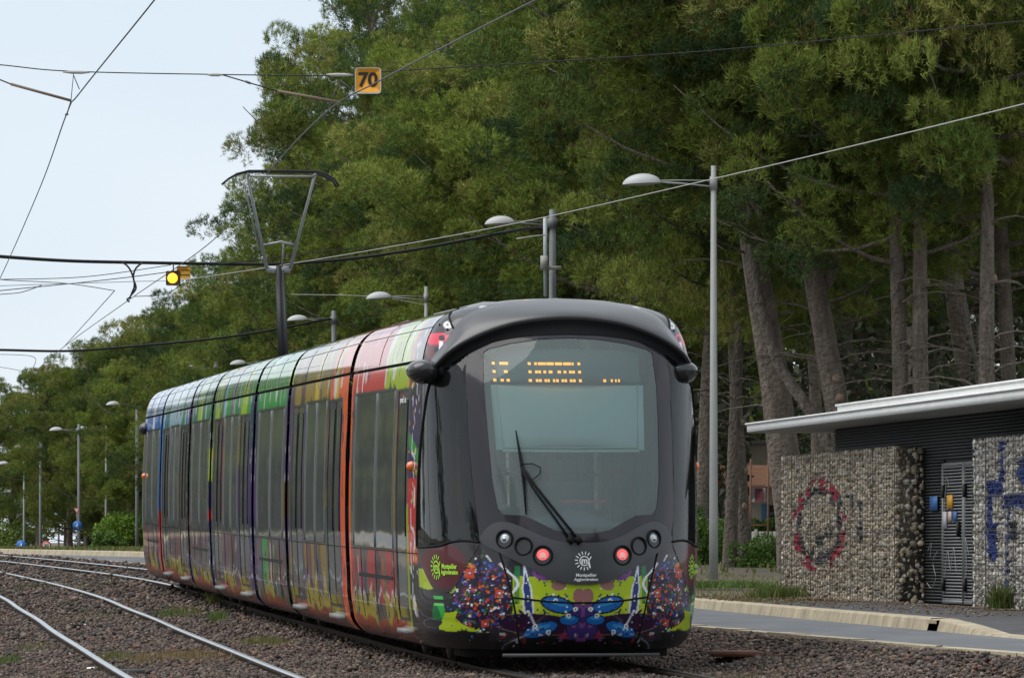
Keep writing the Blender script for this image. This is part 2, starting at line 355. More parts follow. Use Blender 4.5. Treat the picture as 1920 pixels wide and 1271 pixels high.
# weeds and grass ---------------------------------------------------
M_leafy = mat('grass_blades', rough=.7, attr='paint', transl=.25, spec=.2)
def blades(P, h, w, col, rg, lean=.5):
    n = len(P); a = rg.uniform(0, 2 * np.pi, n); t = rg.uniform(0, lean, n) * h; b = rg.uniform(0, 2 * np.pi, n)
    side = np.stack([np.cos(a), np.sin(a), 0 * a], -1) * w[:, None]; tip = P + np.stack([np.cos(b) * t, np.sin(b) * t, h], -1)
    mid = P + (tip - P) * .55 + np.stack([0*a, 0*a, h * .08], -1)
    v = np.stack([P - side, P + side, mid + side * .7, mid - side * .7, tip], 1).reshape(-1, 3)
    k = np.arange(n)[:, None] * 5
    return v, k + np.array([[0, 1, 2, 3]]), k + np.array([[3, 2, 4]]), np.repeat(col, 5, axis=0)
def grass_patch(mb, X, Y, h, w, pal, rg, lean=.6, zoff=0.):
    n = len(X); P = np.stack([X, Y, zG(X, Y) + zoff], -1); pal = np.array(pal)
    c = pal[rg.integers(0, len(pal), n)] * rg.uniform(.7, 1.3, (n, 1))
    v, q, t, cc = blades(P, h * rg.uniform(.4, 1.15, n), w * rg.uniform(.6, 1.3, n), c, rg, lean); mb.add(v, q=q, t=t, c=cc)
GRN = [(.075,.13,.03), (.10,.16,.04), (.13,.17,.05)]; DRY = [(.27,.19,.09), (.22,.15,.07), (.30,.23,.12), (.16,.15,.05)]; OLV = [(.15,.17,.05), (.20,.19,.07), (.11,.14,.04)]
def gpt(px, py): # pixel -> point on the track plane
    Y = 15950 / (py - 913.); return (px - CX0) * Y / FPX, Y
def weeds(name, label, spots):
    m = MB()
    for px, py, wx, wy, n, h, pal in spots:
        x, y = gpt(px, py); h = h * 1.3; n = int(n * .8); X = x + rng.normal(0, wx * y / FPX * .5, n); Y = y + rng.normal(0, wy, n)
        grass_patch(m, X, Y, h, .004, pal, rng)
    return tag(m.build(name, M_leafy), label, 'weeds', kind='stuff')
weeds('ballast_weeds', 'sparse green and dry weeds growing in the ballast', [
    (318, 1142, 26, .8, 420, .10, GRN), (350, 1140, 30, .8, 320, .12, OLV), (407, 1150, 16, .6, 420, .13, GRN), (400, 1118, 12, .4, 160, .22, OLV),
    (498, 1190, 46, .5, 900, .075, OLV), (498, 1190, 40, .5, 300, .07, DRY), (340, 1216, 90, .7, 1900, .07, DRY), (215, 1218, 26, .5, 420, .08, OLV), (270,1222,40,.6,500,.07,DRY),
    (10, 1226, 22, .5, 420, .08, GRN), (60, 1200, 30, .8, 300, .06, OLV), (160, 1145, 60, 2, 350, .07, OLV), (60, 1090, 60, 3, 350, .08, OLV), (180, 1088, 50, 3, 300, .09, OLV),
    (1392, 1252, 70, .5, 300, .05, OLV), (1650, 1252, 40, .6, 240, .06, OLV), (1480, 1240, 60, .6, 160, .05, DRY), (600, 1140, 50, 1.5, 150, .05, OLV), (95,1255,120,1,300,.05,DRY), (700,1240,120,1,160,.04,DRY)])
m = MB()
for k in range(3):  # verge beside the lamp post and the stone wall, then the far verge
    pass
n = 15000; Y = rng.uniform(74, 108, n); d = kd(Y) + .25 + rng.uniform(0, 1, n) ** 1.3 * 6; X = xT(Y) + d
facX = 5.51 - .1276 * (Y - 75); keep = ~((Y < 84.4) & (X > facX - .05)); keep &= (rng.random(n) < np.clip((Y - 74) / 6, .1, 1))
grass_patch(m, X[keep], Y[keep], .05, .006, DRY + GRN + OLV + OLV + DRY[:2], rng, .8, .01)
n = 14000; Y = rng.uniform(108, 260, n); d = kd(Y) + .3 + rng.uniform(0, 1, n) * 16; X = xT(Y) + d
grass_patch(m, X, Y, .13, .02, OLV + GRN + DRY[:1], rng, .8, .0)
tag(m.build('verge_grass', M_leafy), 'rough green and straw coloured grass on the verge', 'grass', kind='stuff')
def tuft(px, py, Y, n, h, wid, pal, name, label, zz=None, blade=.006):
    x = (px - CX0) * Y / FPX; mm = MB(); X = x + rng.normal(0, wid, n); YY = Y + rng.normal(0, wid, n)
    P = np.stack([X, YY, 0 * X + (zG(np.array([x]), np.array([Y]))[0] + .02 if zz is None else zz)], -1); pal = np.array(pal)
    c = pal[rng.integers(0, len(pal), n)] * rng.uniform(.7, 1.3, (n, 1))
    v, q, t, cc = blades(P, h * rng.uniform(.3, 1.1, n), blade * rng.uniform(.6, 1.4, n), c, rng, .8); mm.add(v, q=q, t=t, c=cc)
    return tag(mm.build(name, M_leafy, origin=(x, Y, P[0, 2])), label, 'plant')

# ================================================================== TRAM
JN = [(49, .41), (54.5, -.42), (61.5, -1.35), (66, -1.97), (73, -2.91), (77.5, -3.49), (84.5, -4.38), (89.4, -5.02)]
WZ = [.18,.24,.45,.8,1.2,1.7,2.3,2.845,2.95,3.1,3.2,3.28,3.34,3.39,3.42,3.435]
WW = np.array([1.16,1.22,1.285,1.31,1.325,1.325,1.305,1.27,1.25,1.20,1.14,1.04,.88,.62,.34,.0]) * .988
Wf = smooth_tab(WZ, WW)
Sf = smooth_tab(WZ, [.30,.20,.06,.0,.03,.20,.40,.66,.72,.86,.96,1.08,1.2,1.33,1.46,1.6])
Sf = smooth_tab([.18,.24,.45,.8,1.1,1.5,2.,2.5,2.9,3.1,3.2,3.28,3.34,3.39,3.42,3.435], [.30,.20,.06,.0,.02,.12,.28,.48,.70,.86,.96,1.08,1.2,1.33,1.46,1.6])
NE, SE_ = 2.05, 1.6
def frame(k):
    a = np.array([JN[k][1], JN[k][0]], float); b = np.array([JN[k + 1][1], JN[k + 1][0]], float)
    d = b - a; L = np.hypot(*d); d /= L; r = np.array([d[1], -d[0]])
    s00 = SE_ if k == 0 else 0.
    def W(s, u, z):
        s = np.asarray(s, float); u = np.asarray(u, float); z = np.asarray(z, float)
        X = a[0] + d[0] * (s - s00) + r[0] * u; Y = a[1] + d[1] * (s - s00) + r[1] * u
        return np.stack(np.broadcast_arrays(X, Y, z + (-.53 + .0104 * Y)), -1)
    return W, L + s00, s00
FR = [frame(k) for k in range(7)]
W0 = FR[0][0]
def cabS(t, z):
    ph = t * np.pi / 2
    u = Wf(z) * np.sign(ph) * np.abs(np.sin(ph)) ** (2 / NE)
    s = Sf(z) + (SE_ - Sf(z)) * (1 - np.abs(np.cos(ph)) ** (2 / NE))
    return s, u
def cabP(t, z, off=0., W=None):
    """point on the nose surface, pushed outwards by off"""
    W = W or W0
    t = np.asarray(t, float); z = np.asarray(z, float) + 0 * t; t = t + 0 * z
    tc_ = np.clip(t, -.998, .998); zc = np.clip(z, .2, 3.42)
    def raw(t, z): s, u = cabS(t, z); return np.stack([s, u, z], -1)
    e = .004
    du = raw(tc_ + e * .4, zc) - raw(tc_ - e * .4, zc); dz = raw(tc_, zc + e) - raw(tc_, zc - e)
    nrm = np.cross(du, dz); nrm /= np.linalg.norm(nrm, axis=-1, keepdims=True) + 1e-12
    nrm = np.where((nrm[..., :1] > .2) & (np.abs(t[..., None]) < .5), -nrm, nrm)
    flipm = (nrm[..., 0] > 0) | ((np.abs(nrm[..., 0]) < 1e-3) & (nrm[..., 1] * np.sign(t) < 0))
    nrm = np.where(flipm[..., None], -nrm, nrm)
    p = raw(t, z) + nrm * (off[..., None] if np.ndim(off) else off)
    return W(p[..., 0], p[..., 1], p[..., 2])
def u2t(u, z): return np.sign(u) * 2 / np.pi * np.arcsin(np.clip(np.abs(u) / Wf(z), 0, 1) ** (NE / 2))
def sm(pts, n=6, closed=False):
    """Catmull-Rom through points"""
    P = np.array(pts, float); k = len(P); out = []
    rngk = range(k if closed else k - 1)
    for i in rngk:
        p0 = P[(i - 1) % k] if closed or i > 0 else P[i]; p1 = P[i]; p2 = P[(i + 1) % k]; p3 = P[(i + 2) % k] if closed or i + 2 < k else p2
        for j in range(n):
            t = j / n; out.append(.5 * ((2*p1) + (-p0+p2)*t + (2*p0-5*p1+4*p2-p3)*t*t + (-p0+3*p1-3*p2+p3)*t**3))
    if not closed: out.append(P[-1])
    return np.array(out)
def inpoly(x, y, poly):
    r = np.zeros(np.shape(x), bool); n = len(poly)
    for i in range(n):
        x0, y0 = poly[i]; x1, y1 = poly[(i + 1) % n]
        if y0 == y1: continue
        c = ((y0 > y) != (y1 > y)) & (x < (x1 - x0) * (y - y0) / (y1 - y0) + x0); r ^= c
    return r
def patch(mb, outer, holes=(), step=.03, off=.01, W=None, thick=0., c=None, ts=1.9):
    """region of the nose surface bounded by (t,z) polygons, laid off the shell"""
    loops = [np.array(outer, float)] + [np.array(h, float) for h in holes]
    pts = []; edges = []
    for lp in loops:
        b = len(pts); n = len(lp)
        for p in lp: pts.append((p[0] * ts, p[1]))
        edges += [(b + i, b + (i + 1) % n) for i in range(n)]
    lo = loops[0].min(0); hi = loops[0].max(0)
    gx, gy = np.meshgrid(np.arange(lo[0] * ts + step / 2, hi[0] * ts, step), np.arange(lo[1] + step / 2, hi[1], step))
    gx = gx.ravel(); gy = gy.ravel(); keep = inpoly(gx / ts, gy, loops[0])
    for h in loops[1:]: keep &= ~inpoly(gx / ts, gy, h)
    ed = np.vstack([np.vstack([lp, lp[:1]]) for lp in loops])
    gx, gy = gx[keep], gy[keep]
    for lp in loops:
        q = np.vstack([lp, lp[:1]])
        for i in range(len(lp)):
            a, b = q[i] * (ts, 1), q[i + 1] * (ts, 1); d = b - a; L2 = max((d ** 2).sum(), 1e-9)
            tt = np.clip(((gx - a[0]) * d[0] + (gy - a[1]) * d[1]) / L2, 0, 1)
            k2 = np.hypot(gx - a[0] - tt * d[0], gy - a[1] - tt * d[1]) > step * .3; gx, gy = gx[k2], gy[k2]
    pts += list(zip(gx, gy))
    v, e, f, *_ = delaunay_2d_cdt([Vector(p) for p in pts], edges, [], 0, 1e-5)
    v = np.array([tuple(p) for p in v]); f = np.array([tuple(x) for x in f if len(x) == 3])
    cen = v[f].mean(1); k = inpoly(cen[:, 0] / ts, cen[:, 1], loops[0])
    for h in loops[1:]: k &= ~inpoly(cen[:, 0] / ts, cen[:, 1], h)
    f = f[k]
    P = cabP(v[:, 0] / ts, v[:, 1], off, W); cc = None
    if callable(c): cc = c(v[:, 0] / ts, v[:, 1])
    elif c is not None: cc = c
    mb.add(P, t=f, c=cc)
    if thick:
        for lp in loops:
            q = np.vstack([lp, lp[:1]]); a = cabP(q[:, 0], q[:, 1], off, W); b = cabP(q[:, 0], q[:, 1], off - thick, W)
            mb.grid(np.stack([a, b], 1), c=(cc if cc is not None and np.ndim(cc) == 1 else None))
def mirp(half): # half outline given from the centre line (t=0) round the positive side back to t=0
    h = np.array(half); return np.vstack([h, (h * (-1, 1))[::-1]])

M_paint = mat('tram_livery_paint', rough=.35, attr='paint', coat=.5, coat_rough=.05, spec=.35)
M_fair = mat('tram_fairing_paint', rough=.35, attr='paint', coat=1., coat_rough=.05, coat_ior=2.05, spec=.4)
M_black = mat('black_gloss', (.012, .012, .014), .25, coat=.6, coat_rough=.05)
M_rubber = mat('black_rubber', (.012, .012, .013), .7, spec=.12)
M_grey = mat('dark_grey_paint', (.034, .036, .042), .42, coat=.3, coat_rough=.25, noise=(7, .12, 4))
M_visor = mat('visor_grey', (.042, .043, .046), .36, coat=.4, coat_rough=.22, noise=(4, .15, 5))
M_roofg = mat('roof_grey', (.28, .29, .30), .6, noise=(3, .2, 5))
M_under = mat('underframe_black', (.012, .011, .010), .85)
M_metal = mat('brushed_aluminium', (.45, .46, .47), .38, .9)
M_inner = mat('interior_grey', (.30, .34, .34), .7)
M_seat = mat('seat_blue', (.06, .10, .20), .8)
M_redrail = mat('red_grab_rail', (.55, .06, .05), .4)
M_side_glass = glass('tinted_side_glass', (.42, .48, .45), .36, .05, (.13, .145, .135), 1.5, wob=.12, haze=.17)
M_ws = glass('windscreen_glass', (.72, .88, .87), .75, .03, (.36, .445, .44), 1.5)  # film colour carries the pale sky haze on the windscreen
M_quarter = glass('quarter_glass', (.42, .50, .48), .62, .02, (.018, .02, .02), 1.55)

px0, py0, pz0 = [float(a) for a in W0(0, 0, 0)]
tram = empty('tram', (px0, py0, pz0), 'long articulated tram painted in bright graffiti style livery running on the nearer track', 'tram')
LCOL = {k: lin(v) for k, v in dict(red=(200,40,40), red2=(150,28,35), yellow=(205,175,40), mustard=(150,120,25), green=(40,150,60), lime=(165,190,20), cream=(225,215,170),
        orange=(235,95,35), blue=(15,100,190), navy=(30,40,95), purple=(70,45,110), dark=(38,36,42), grey=(88,84,88), teal=(40,120,100), pale=(150,185,200), white=(225,225,225), dgreen=(15,70,50), pink=(225,60,90), brown=(75,50,45), mauve=(120,60,130)).items()}
K = lambda n: LCOL[n]
MODTOP = [('red', 'grey', 'red2', 'lime', 'red'), ('mustard', 'yellow', 'brown', 'yellow', 'orange'), ('green', 'green', 'teal', 'brown', 'green'), ('green', 'pale', 'teal', 'lime', 'mauve'),
          ('teal', 'green', 'grey', 'lime', 'teal'), ('pale', 'green', 'teal', 'blue', 'pale'), ('blue', 'pale', 'pale', 'white', 'blue')]
EDGE = [None, ('orange', 'orange'), ('purple', 'brown'), ('navy', 'purple'), ('lime', 'dgreen'), ('dark', 'purple'), ('blue', 'red')]
def side_paint(k, s, L, s00, z):
    """livery colour for module k (numpy arrays s,z)"""
    c = np.empty(s.shape + (3,)); c[:] = K('grey') * 1.0
    def put(m, col, a=1.):
        m = np.clip(m, 0, 1)[..., None] * a; c[:] = c * (1 - m) + np.asarray(col) * m
    nn = lambda fx, fz, sd: vnoise(s * fx, z * fz, sd + 17 * k)
    # loose vertical drips on the lower panels
    for j, nm in enumerate(['grey', 'brown', 'teal', 'mauve', 'dark', 'red2', 'mustard', 'dark']):
        put((nn(4.2, 1.3, j) > .74) * (nn(9, 3, 40 + j) > .3), K(nm) * .85, .8)
    put((nn(16, 2.2, 71) > .93) & (z < 1.05), K('white'), .7)
    if k == 0: put((z < 1.05) & (z > .5) & (nn(6, 1.2, 9) > .60), K('red') * .8, .85); put((z < 1.0) & (nn(7, 2, 19) > .8), K('dark'))
    if k in (1, 3): put((nn(5, 1.1, 23) > .66) & (z < 1.05), K('mustard'), .9); put((nn(6, 1.6, 29) > .78), K('purple'), .8)
    if k in (2,): put((np.abs(s - 2.7 - .25 * z) < .34) & (z < 1.08) & (z > .42), K('green')); put((np.abs(s - 2.2) < .06) & (z < 1), K('white'), .6)
    if k in (5, 6): put((nn(5, 1.1, 23) > .55) & (z < .95), K('brown'), .8); put((nn(4, 1.1, 27) > .6) & (z < .95) & (z > .5), K('red2'), .6)
    # yellow spikes and orange skirt
    spike = .36 + .22 * nn(5, 0, 5) + .14 * nn(13, 0, 6)
    put((z < spike) & (nn(1.1, 0, 8) > .38), K('yellow') * np.array([.62, .72, .6]))
    put((z - .16 * nn(3, 0, 11) < .27) & (nn(2.3, 3, 12) > .22), K('orange') * np.array([.42, .38, .7])); put((nn(14, 12, 90) > .80) & (z < .9), K('dark')); put((z < .24), K('red2') * .45)
    put((z < spike + .04) & (z > spike) & (nn(12, 0, 3) > .5), K('white'), .7)
    # band above the windows and fairing
    A = MODTOP[k]; m = z > 2.60; c[m] = K(A[0])
    q = cells(s * 2.3 + .5 * vnoise(z * 3, s * 2, k), 0 * z, 5 + k)
    for i, nm in enumerate(A[1:]): put(m & (q > .56 + .11 * i), K(nm))
    put(m & (nn(9, 5, 50) > .80), K('dark'), .8); put(m & (nn(7, 2.5, 60) > .84), K('white'), .8)
    # module ends
    def edge(dist, e, w):
        a, b = EDGE[e]; mm = dist < w; put(mm, K(a))
        if e == 1: put(mm & (vnoise(dist * 14, z * 5, 3) > .80), K('brown')); put(mm & (z < .95) & (vnoise(dist * 8, z * 3, 3) > .6), K('red'))
        elif e in (2, 3): put(mm & (cells(0 * z, z * 2.3, e) > .5), K(b)); put(mm & (z > 2.85), K('lime' if e == 2 else 'green')); put(mm & (vnoise(dist * 20, z * 9, 5) > .82), K('white'))
        elif e == 4: put(mm & (z < 1.75), K('navy')); put(mm & (z > 2.2), K('dgreen')); put(mm & (vnoise(dist * 20, z * 8, 5) > .78), K('white')); put(mm & (z > 1.2) & (z < 1.35), K('red'))
        elif e == 5: put(mm & (cells(0 * z, z * 3, 9) > .6), K('purple')); put(mm & (z < 1.) & (cells(0 * z, z * 4, 7) > .5), K('lime')); put(mm & (vnoise(dist * 20, z * 9, 15) > .85), K('white'))
        elif e == 6: put(mm & (z < 1.3), K('red'))
    if k > 0: edge(s, k, {1: .64, 3: .60, 5: .5, 6: .42, 4: .42}.get(k, .34))
    if k < 6: edge(L - s, k + 1, .34 if k == 0 else .38)
    if k == 0:  # column between the first door and the nose: purple, red and white squiggles
        mm = (s < 2.32); put(mm, K('dark') * .8)
        put(mm & (vnoise(s * 3, z * 2.2, 31) > .5) & (z > 1.2), K('purple') * .7)
        put(mm & (z < 1.75) & (z > .95) & (vnoise(s * 4, z * 2.5, 33) > .35), K('red'))
        put(mm & (np.abs(z - 2.02 - .25 * (s - 1.9)) < .07), K('green'))
        put(mm & (np.abs(np.sin(z * 9 + s * 7) * .12 + 1.95 - s) < .022), K('white'))
        put(mm & (vnoise(s * 12, z * 11, 37) > .83), K('yellow')); put(mm & (vnoise(s * 10, z * 8, 39) > .86), K('white'))
        put((s > 2.24) & (s < 2.4) & (z < 1.5) & (z > .3), K('lime') * .8)
        put(mm & (np.hypot((s - 1.95) / .08, (z - .55) / .11) < 1), K('white')); put(mm & (z < .45), K('dark') * .6)
    return c
WIN = {0: [('D', 2.42, 3.16), ('W', 3.42, 4.80), ('W', 4.86, 6.60)], 'd': [('D', .74, 1.41), ('D', 1.44, 2.11), ('W', 2.42, 3.52), ('W', 3.58, 4.75), ('D', 5.10, 5.77), ('D', 5.80, 6.47)],
       'b': [('W', .55, 2.18), ('W', 2.24, 3.90)], 6: [('W', .55, 2.2), ('W', 2.26, 3.9)]}
ZW = {'W': (1.07, 2.60), 'D': (.42, 2.58)}
def openings(k): return WIN[k] if k in (0, 6) else WIN['d' if k in (1, 3, 5) else 'b']
for k in range(7):
    W, L, s00 = FR[k]; g = .17
    sA, sB = (s00 if k == 0 else g), L - g
    ops = openings(k)
    body = MB(); fair = MB(); seams = MB()
    for sg in (-1, 1):
        st = .045 if sg < 0 else .2
        sb = np.unique(np.round(np.concatenate([np.arange(sA, sB, st), [sA, sB]] + [[a, b] for _, a, b in ops]), 4))
        zb = np.unique(np.round(np.concatenate([np.arange(.18, 2.83, .02 if sg < 0 else .1), [.18, 2.83, .42, 1.07, 2.58, 2.60]]), 4))
        S, Z = np.meshgrid(sb, zb, indexing='ij'); P = W(S, sg * Wf(Z), Z); col = side_paint(k, S, L, s00, Z)
        for ty, a, b in ops:
            z0, z1 = ZW[ty]; m_ = (S > a - .03) & (S < b + .03) & (Z > z0 - .03) & (Z < z1 + .03); col[m_] = (.03, .035, .035)
        n0, n1 = S.shape; i = np.arange(n0 - 1)[:, None] * n1; j = np.arange(n1 - 1)[None]
        q = np.stack([i + j, i + n1 + j, i + n1 + j + 1, i + j + 1], -1).reshape(-1, 4)
        cs = ((sb[:-1] + sb[1:]) / 2)[:, None] + 0 * zb[None, :-1]; cz = ((zb[:-1] + zb[1:]) / 2)[None] + 0 * sb[:-1, None]
        keep = np.ones(cs.shape, bool)
        for ty, a, b in ops: keep &= ~((cs > a) & (cs < b) & (cz > ZW[ty][0]) & (cz < ZW[ty][1]))
        body.add(P.reshape(-1, 3), q=q[keep.ravel()], c=col.reshape(-1, 3))
        # roof fairing panels
        zf = np.concatenate([np.arange(2.86, 3.30, .03), [3.30, 3.33, 3.36]]); S, Z = np.meshgrid(np.unique(np.concatenate([np.arange(sA + (0 if k else .0), sB, .06), [sB]])), zf, indexing='ij')
        fair.grid(W(S, sg * (Wf(Z) + .006), Z), c=side_paint(k, S, L, s00, Z))
        # dark slot under the fairing and panel seams
        ss = np.arange(sA, sB + .1, .25); ss = np.clip(ss, sA, sB)
        seams.grid(W(np.stack([ss] * 2), sg * np.stack([Wf(2.83) - .02 + 0 * ss, Wf(2.86) - .02 + 0 * ss]), np.stack([2.825 + 0 * ss, 2.865 + 0 * ss])))
        for zz in (1.045,) if sg < 0 else ():
            seams.tube(W(ss, sg * (Wf(zz) + .001), zz + 0 * ss), .004, 4)
        if sg < 0:
            for sx in np.arange(sA + 1.5, sB - .5, 1.75):
                z_ = np.concatenate([np.linspace(2.87, 3.33, 8)]); seams.tube(W(sx, -(Wf(z_) + .007), z_), .003, 4)
            seams.tube(W(ss, -(Wf(3.16) + .007), 3.16 + 0 * ss), .003, 4)
            for sx in ([sA + .8, sA + 1.8, sA + 3.2, sA + 4.4]):
                inside = any(ty == 'D' and a - .1 < sx < b + .1 for ty, a, b in ops)
                if sx < sB - .4 and not inside: z_ = np.linspace(.25, 1.04, 8); seams.tube(W(sx, -(Wf(z_) + .0), z_), .0045, 4)
    b_ = body.build('body_module', M_paint, tram, smooth=True)
    tag(b_, ['red and grey front module of the tram', 'yellow module with an orange end', 'green module with white windows band', 'green and mauve door module', 'teal module', 'pale blue and green door module', 'pale blue rear module'][k])
    fair.build('roof_fairing', M_fair, b_, smooth=True); seams.build('panel_seam', M_rubber, b_)
    # vent slot on the skirt of bogie modules
    if k in (0, 2, 4, 6):
        v = MB(); a, b = (3.5, 6.2) if k == 0 else (.7, 3.7); ss = np.linspace(a, b, 8)
        v.grid(W(np.stack([ss] * 2), -(np.stack([Wf(.76) + 0 * ss, Wf(.80) + 0 * ss]) + .006), np.stack([.765 + 0 * ss, .80 + 0 * ss]))); v.build('vent_slot', M_dark, b_)
    rf = MB(); S, U = np.meshgrid([sA, sB], np.linspace(-.85, .85, 5), indexing='ij'); rf.grid(W(S, U, 3.35 + 0 * S)); rf.build('roof_panel', M_roofg, tram)
    for (a, b) in ((.6, 2.2), (2.6, 4.1)):   # low roof equipment boxes
        e = MB(); e.box((a + s00, -.6, 3.3), (b + s00, .6, 3.42), lambda v: W(v[:, 0], v[:, 1], v[:, 2])); e.build('roof_box', M_roofg, tram)
    for sg in (-1, 1):
        for ty, a, b in ops:
            z0, z1 = ZW[ty]; zz = np.linspace(z0, z1, 14)
            if ty == 'W':
                S, Z = np.meshgrid([a, b], zz, indexing='ij'); pm = MB(); pm.grid(W(S, sg * (Wf(Z) - .002), Z), flip=sg < 0)
                pn = pm.build('window_pane', M_side_glass, tram, smooth=True)
                for sx in (a, b): sl = MB(); sl.tube(W(sx, sg * (Wf(zz) + .001), zz), .006, 4); sl.build('window_seal', mat('grey_seal', (.16, .17, .17), .5), pn)
            else:
                dm = MB(); bw = .055
                def fr(s0_, s1_, za, zb_, cc):
                    S, Z = np.meshgrid(np.linspace(s0_, s1_, 3), np.linspace(za, zb_, 12), indexing='ij'); o_ = .004
                    dm.grid(W(S, sg * (Wf(Z) - o_), Z), flip=sg < 0, c=side_paint(k, S, L, s00, Z) * .8)
                fr(a + .006, a + bw, z0, z1, 0); fr(b - bw, b - .006, z0, z1, 0); fr(a + bw, b - bw, z0, z0 + .10, 0); fr(a + bw, b - bw, z1 - .06, z1, 0)
                dr = dm.build('door', M_paint, tram, smooth=True)
                S, Z = np.meshgrid([a + bw, b - bw], np.linspace(z0 + .10, z1 - .06, 14), indexing='ij'); pm = MB(); pm.grid(W(S, sg * (Wf(Z) - .006), Z), flip=sg < 0)
                pm.build('door_window', M_side_glass, dr, smooth=True)
                hb = MB(); z_ = np.linspace(1.2, 2.5, 5); sx = a + .02; hb.tube(W(sx, sg * (Wf(z_) + .002), z_), .008, 4); hb.build('door_edge', M_rubber, dr)
    dd = [x for x in ops if x[0] == 'D']; groups = [dd] if k == 0 else ([dd[:2], dd[2:]] if dd else [])
    for gq in groups:
        for sg in (-1, 1):
            e = MB(); a, b = gq[0][1], gq[-1][2]; cx = (a + b) / 2
            e.box((cx - min(.55, (b - a) / 2), sg * 1.14, .27), (cx + min(.55, (b - a) / 2), sg * 1.30, .315), lambda v: W(v[:, 0], v[:, 1], v[:, 2]))
            e.build('door_step', mat('step_grey', (.19, .20, .20), .65), tram)
    # bellows at the far end
    if k < 6:
        W2 = FR[k + 1][0]; e = MB(); zf = np.concatenate([np.linspace(.30, 3.2, 30), [3.26, 3.31, 3.34]])
        prof = [(-(Wf(z)), z) for z in zf] + [(Wf(z), z) for z in zf[::-1]]
        rowsP = []
        for i_ in range(13):
            fq = i_ / 12; ins = .045 + .03 * (i_ % 2)
            pa = W(L - g + fq * 2 * g * .5, np.array([p[0] - np.sign(p[0]) * ins for p in prof]), np.array([p[1] for p in prof]) - ins * .3)
            pb = W2(-g + fq * 2 * g * 1. , np.array([p[0] - np.sign(p[0]) * ins for p in prof]), np.array([p[1] for p in prof]) - ins * .3)
            rowsP.append(pa * (1 - fq) + pb * fq)
        e.grid(np.array(rowsP)); e.build('bellows', mat('bellows_rubber', (.014, .030, .024) if k in (0, 3) else (.018, .016, .022), .6), tram)
    # floor, ceiling, underframe
    e = MB(); e.box((sA, -1.2, .33), (sB + .3, 1.2, .36), lambda v: W(v[:, 0], v[:, 1], v[:, 2])); e.build('floor', mat('floor_grey', (.12, .13, .14), .8), tram)
    e = MB(); e.box((sA, -1.15, 2.74), (sB + .3, 1.15, 2.76), lambda v: W(v[:, 0], v[:, 1], v[:, 2])); e.build('ceiling', M_inner, tram)
    e = MB(); e.box((sA + .1, -1.12, .16), (sB, 1.12, .32), lambda v: W(v[:, 0], v[:, 1], v[:, 2])); e.build('underframe', M_under, tram)
    bog = {0: (3.2, 5.0), 2: (1.4, 3.2), 4: (1.4, 3.2), 6: (1.2, 3.0)}.get(k)
    if bog:
        for sx in bog:
            for sg in (-1, 1):
                e = MB(); p = W(sx, sg * .69, .29); ax = W(sx, sg * 1., .29) - W(sx, 0., .29)
                e.lathe(p, [(0.001, 0), (.10, 0), (.12, .03), (.25, .03), (.29, .0), (.30, .06), (.28, .10), (.001, .10)], 20, ax); e.build('wheel', mat('wheel_steel', (.12, .10, .09), .5, .8), tram)
    # seats: pairs facing the nose
    for sx in (np.arange(1.2, L - 1, 1.15) if k in (0, 1, 2) else []):
        for uu in (-.85, .4):
            e = MB(); sx_ = sx + s00 + (.9 if k == 0 else 0)
            if sx_ > L - .7: continue
            T_ = lambda v: W(v[:, 0], v[:, 1], v[:, 2])
            e.box((sx_, uu, .75), (sx_ + .42, uu + .45, .82), T_); e.box((sx_ + .38, uu, .80), (sx_ + .46, uu + .45, 1.45), T_); e.box((sx_ + .15, uu + .18, .36), (sx_ + .25, uu + .27, .75), T_)
            e.build('seat', M_seat, tram)

# ---- nose ---------------------------------------------------------
VIN = [(.80, 2.69), (.65, 2.838), (.525, 2.99), (.37, 3.115), (.25, 3.19), (.1, 3.222)]
visor_in = sm([(-.82,2.66),(-.68,2.79),(-.545,2.925),(-.38,3.045),(-.2,3.125),(0,3.155),(.2,3.125),(.38,3.045),(.545,2.925),(.68,2.79),(.82,2.66)], 6)
WSO = mirp(sm([(0, 3.06), (.2, 3.045), (.38, 2.99), (.515, 2.90), (.515, 2.42), (.495, 1.82), (.465, 1.26), (.40, 1.15), (0, 1.13)], 5)[:-1])
gi = [(0, 3.035), (.14, 3.022), (.28, 2.985), (.40, 2.935), (.43, 2.90), (.425, 2.6), (.415, 2.24), (.395, 1.73), (.372, 1.48), (.345, 1.415), (.25, 1.405), (.20, 1.36), (.12, 1.275), (.05, 1.247), (0, 1.243)]
WSI = mirp(np.array(gi)[1:-1]) if False else np.vstack([np.array(gi), (np.array(gi)[1:-1] * (-1, 1))[::-1]])
seam_l = sm([(.80, 2.69), (.875, 2.42), (.938, 1.98), (.976, 1.53), (1.0, 1.115)], 6)
QW = np.vstack([[(.525, 2.975)], [(.65, 2.825)], seam_l[1:] * (.995, 1), [(.86, 1.115), (.72, 1.128), (.62, 1.165), (.53, 1.17), (.475, 1.165)], [(.475, 1.26), (.505, 1.82), (.525, 2.42), (.525, 2.90)]])
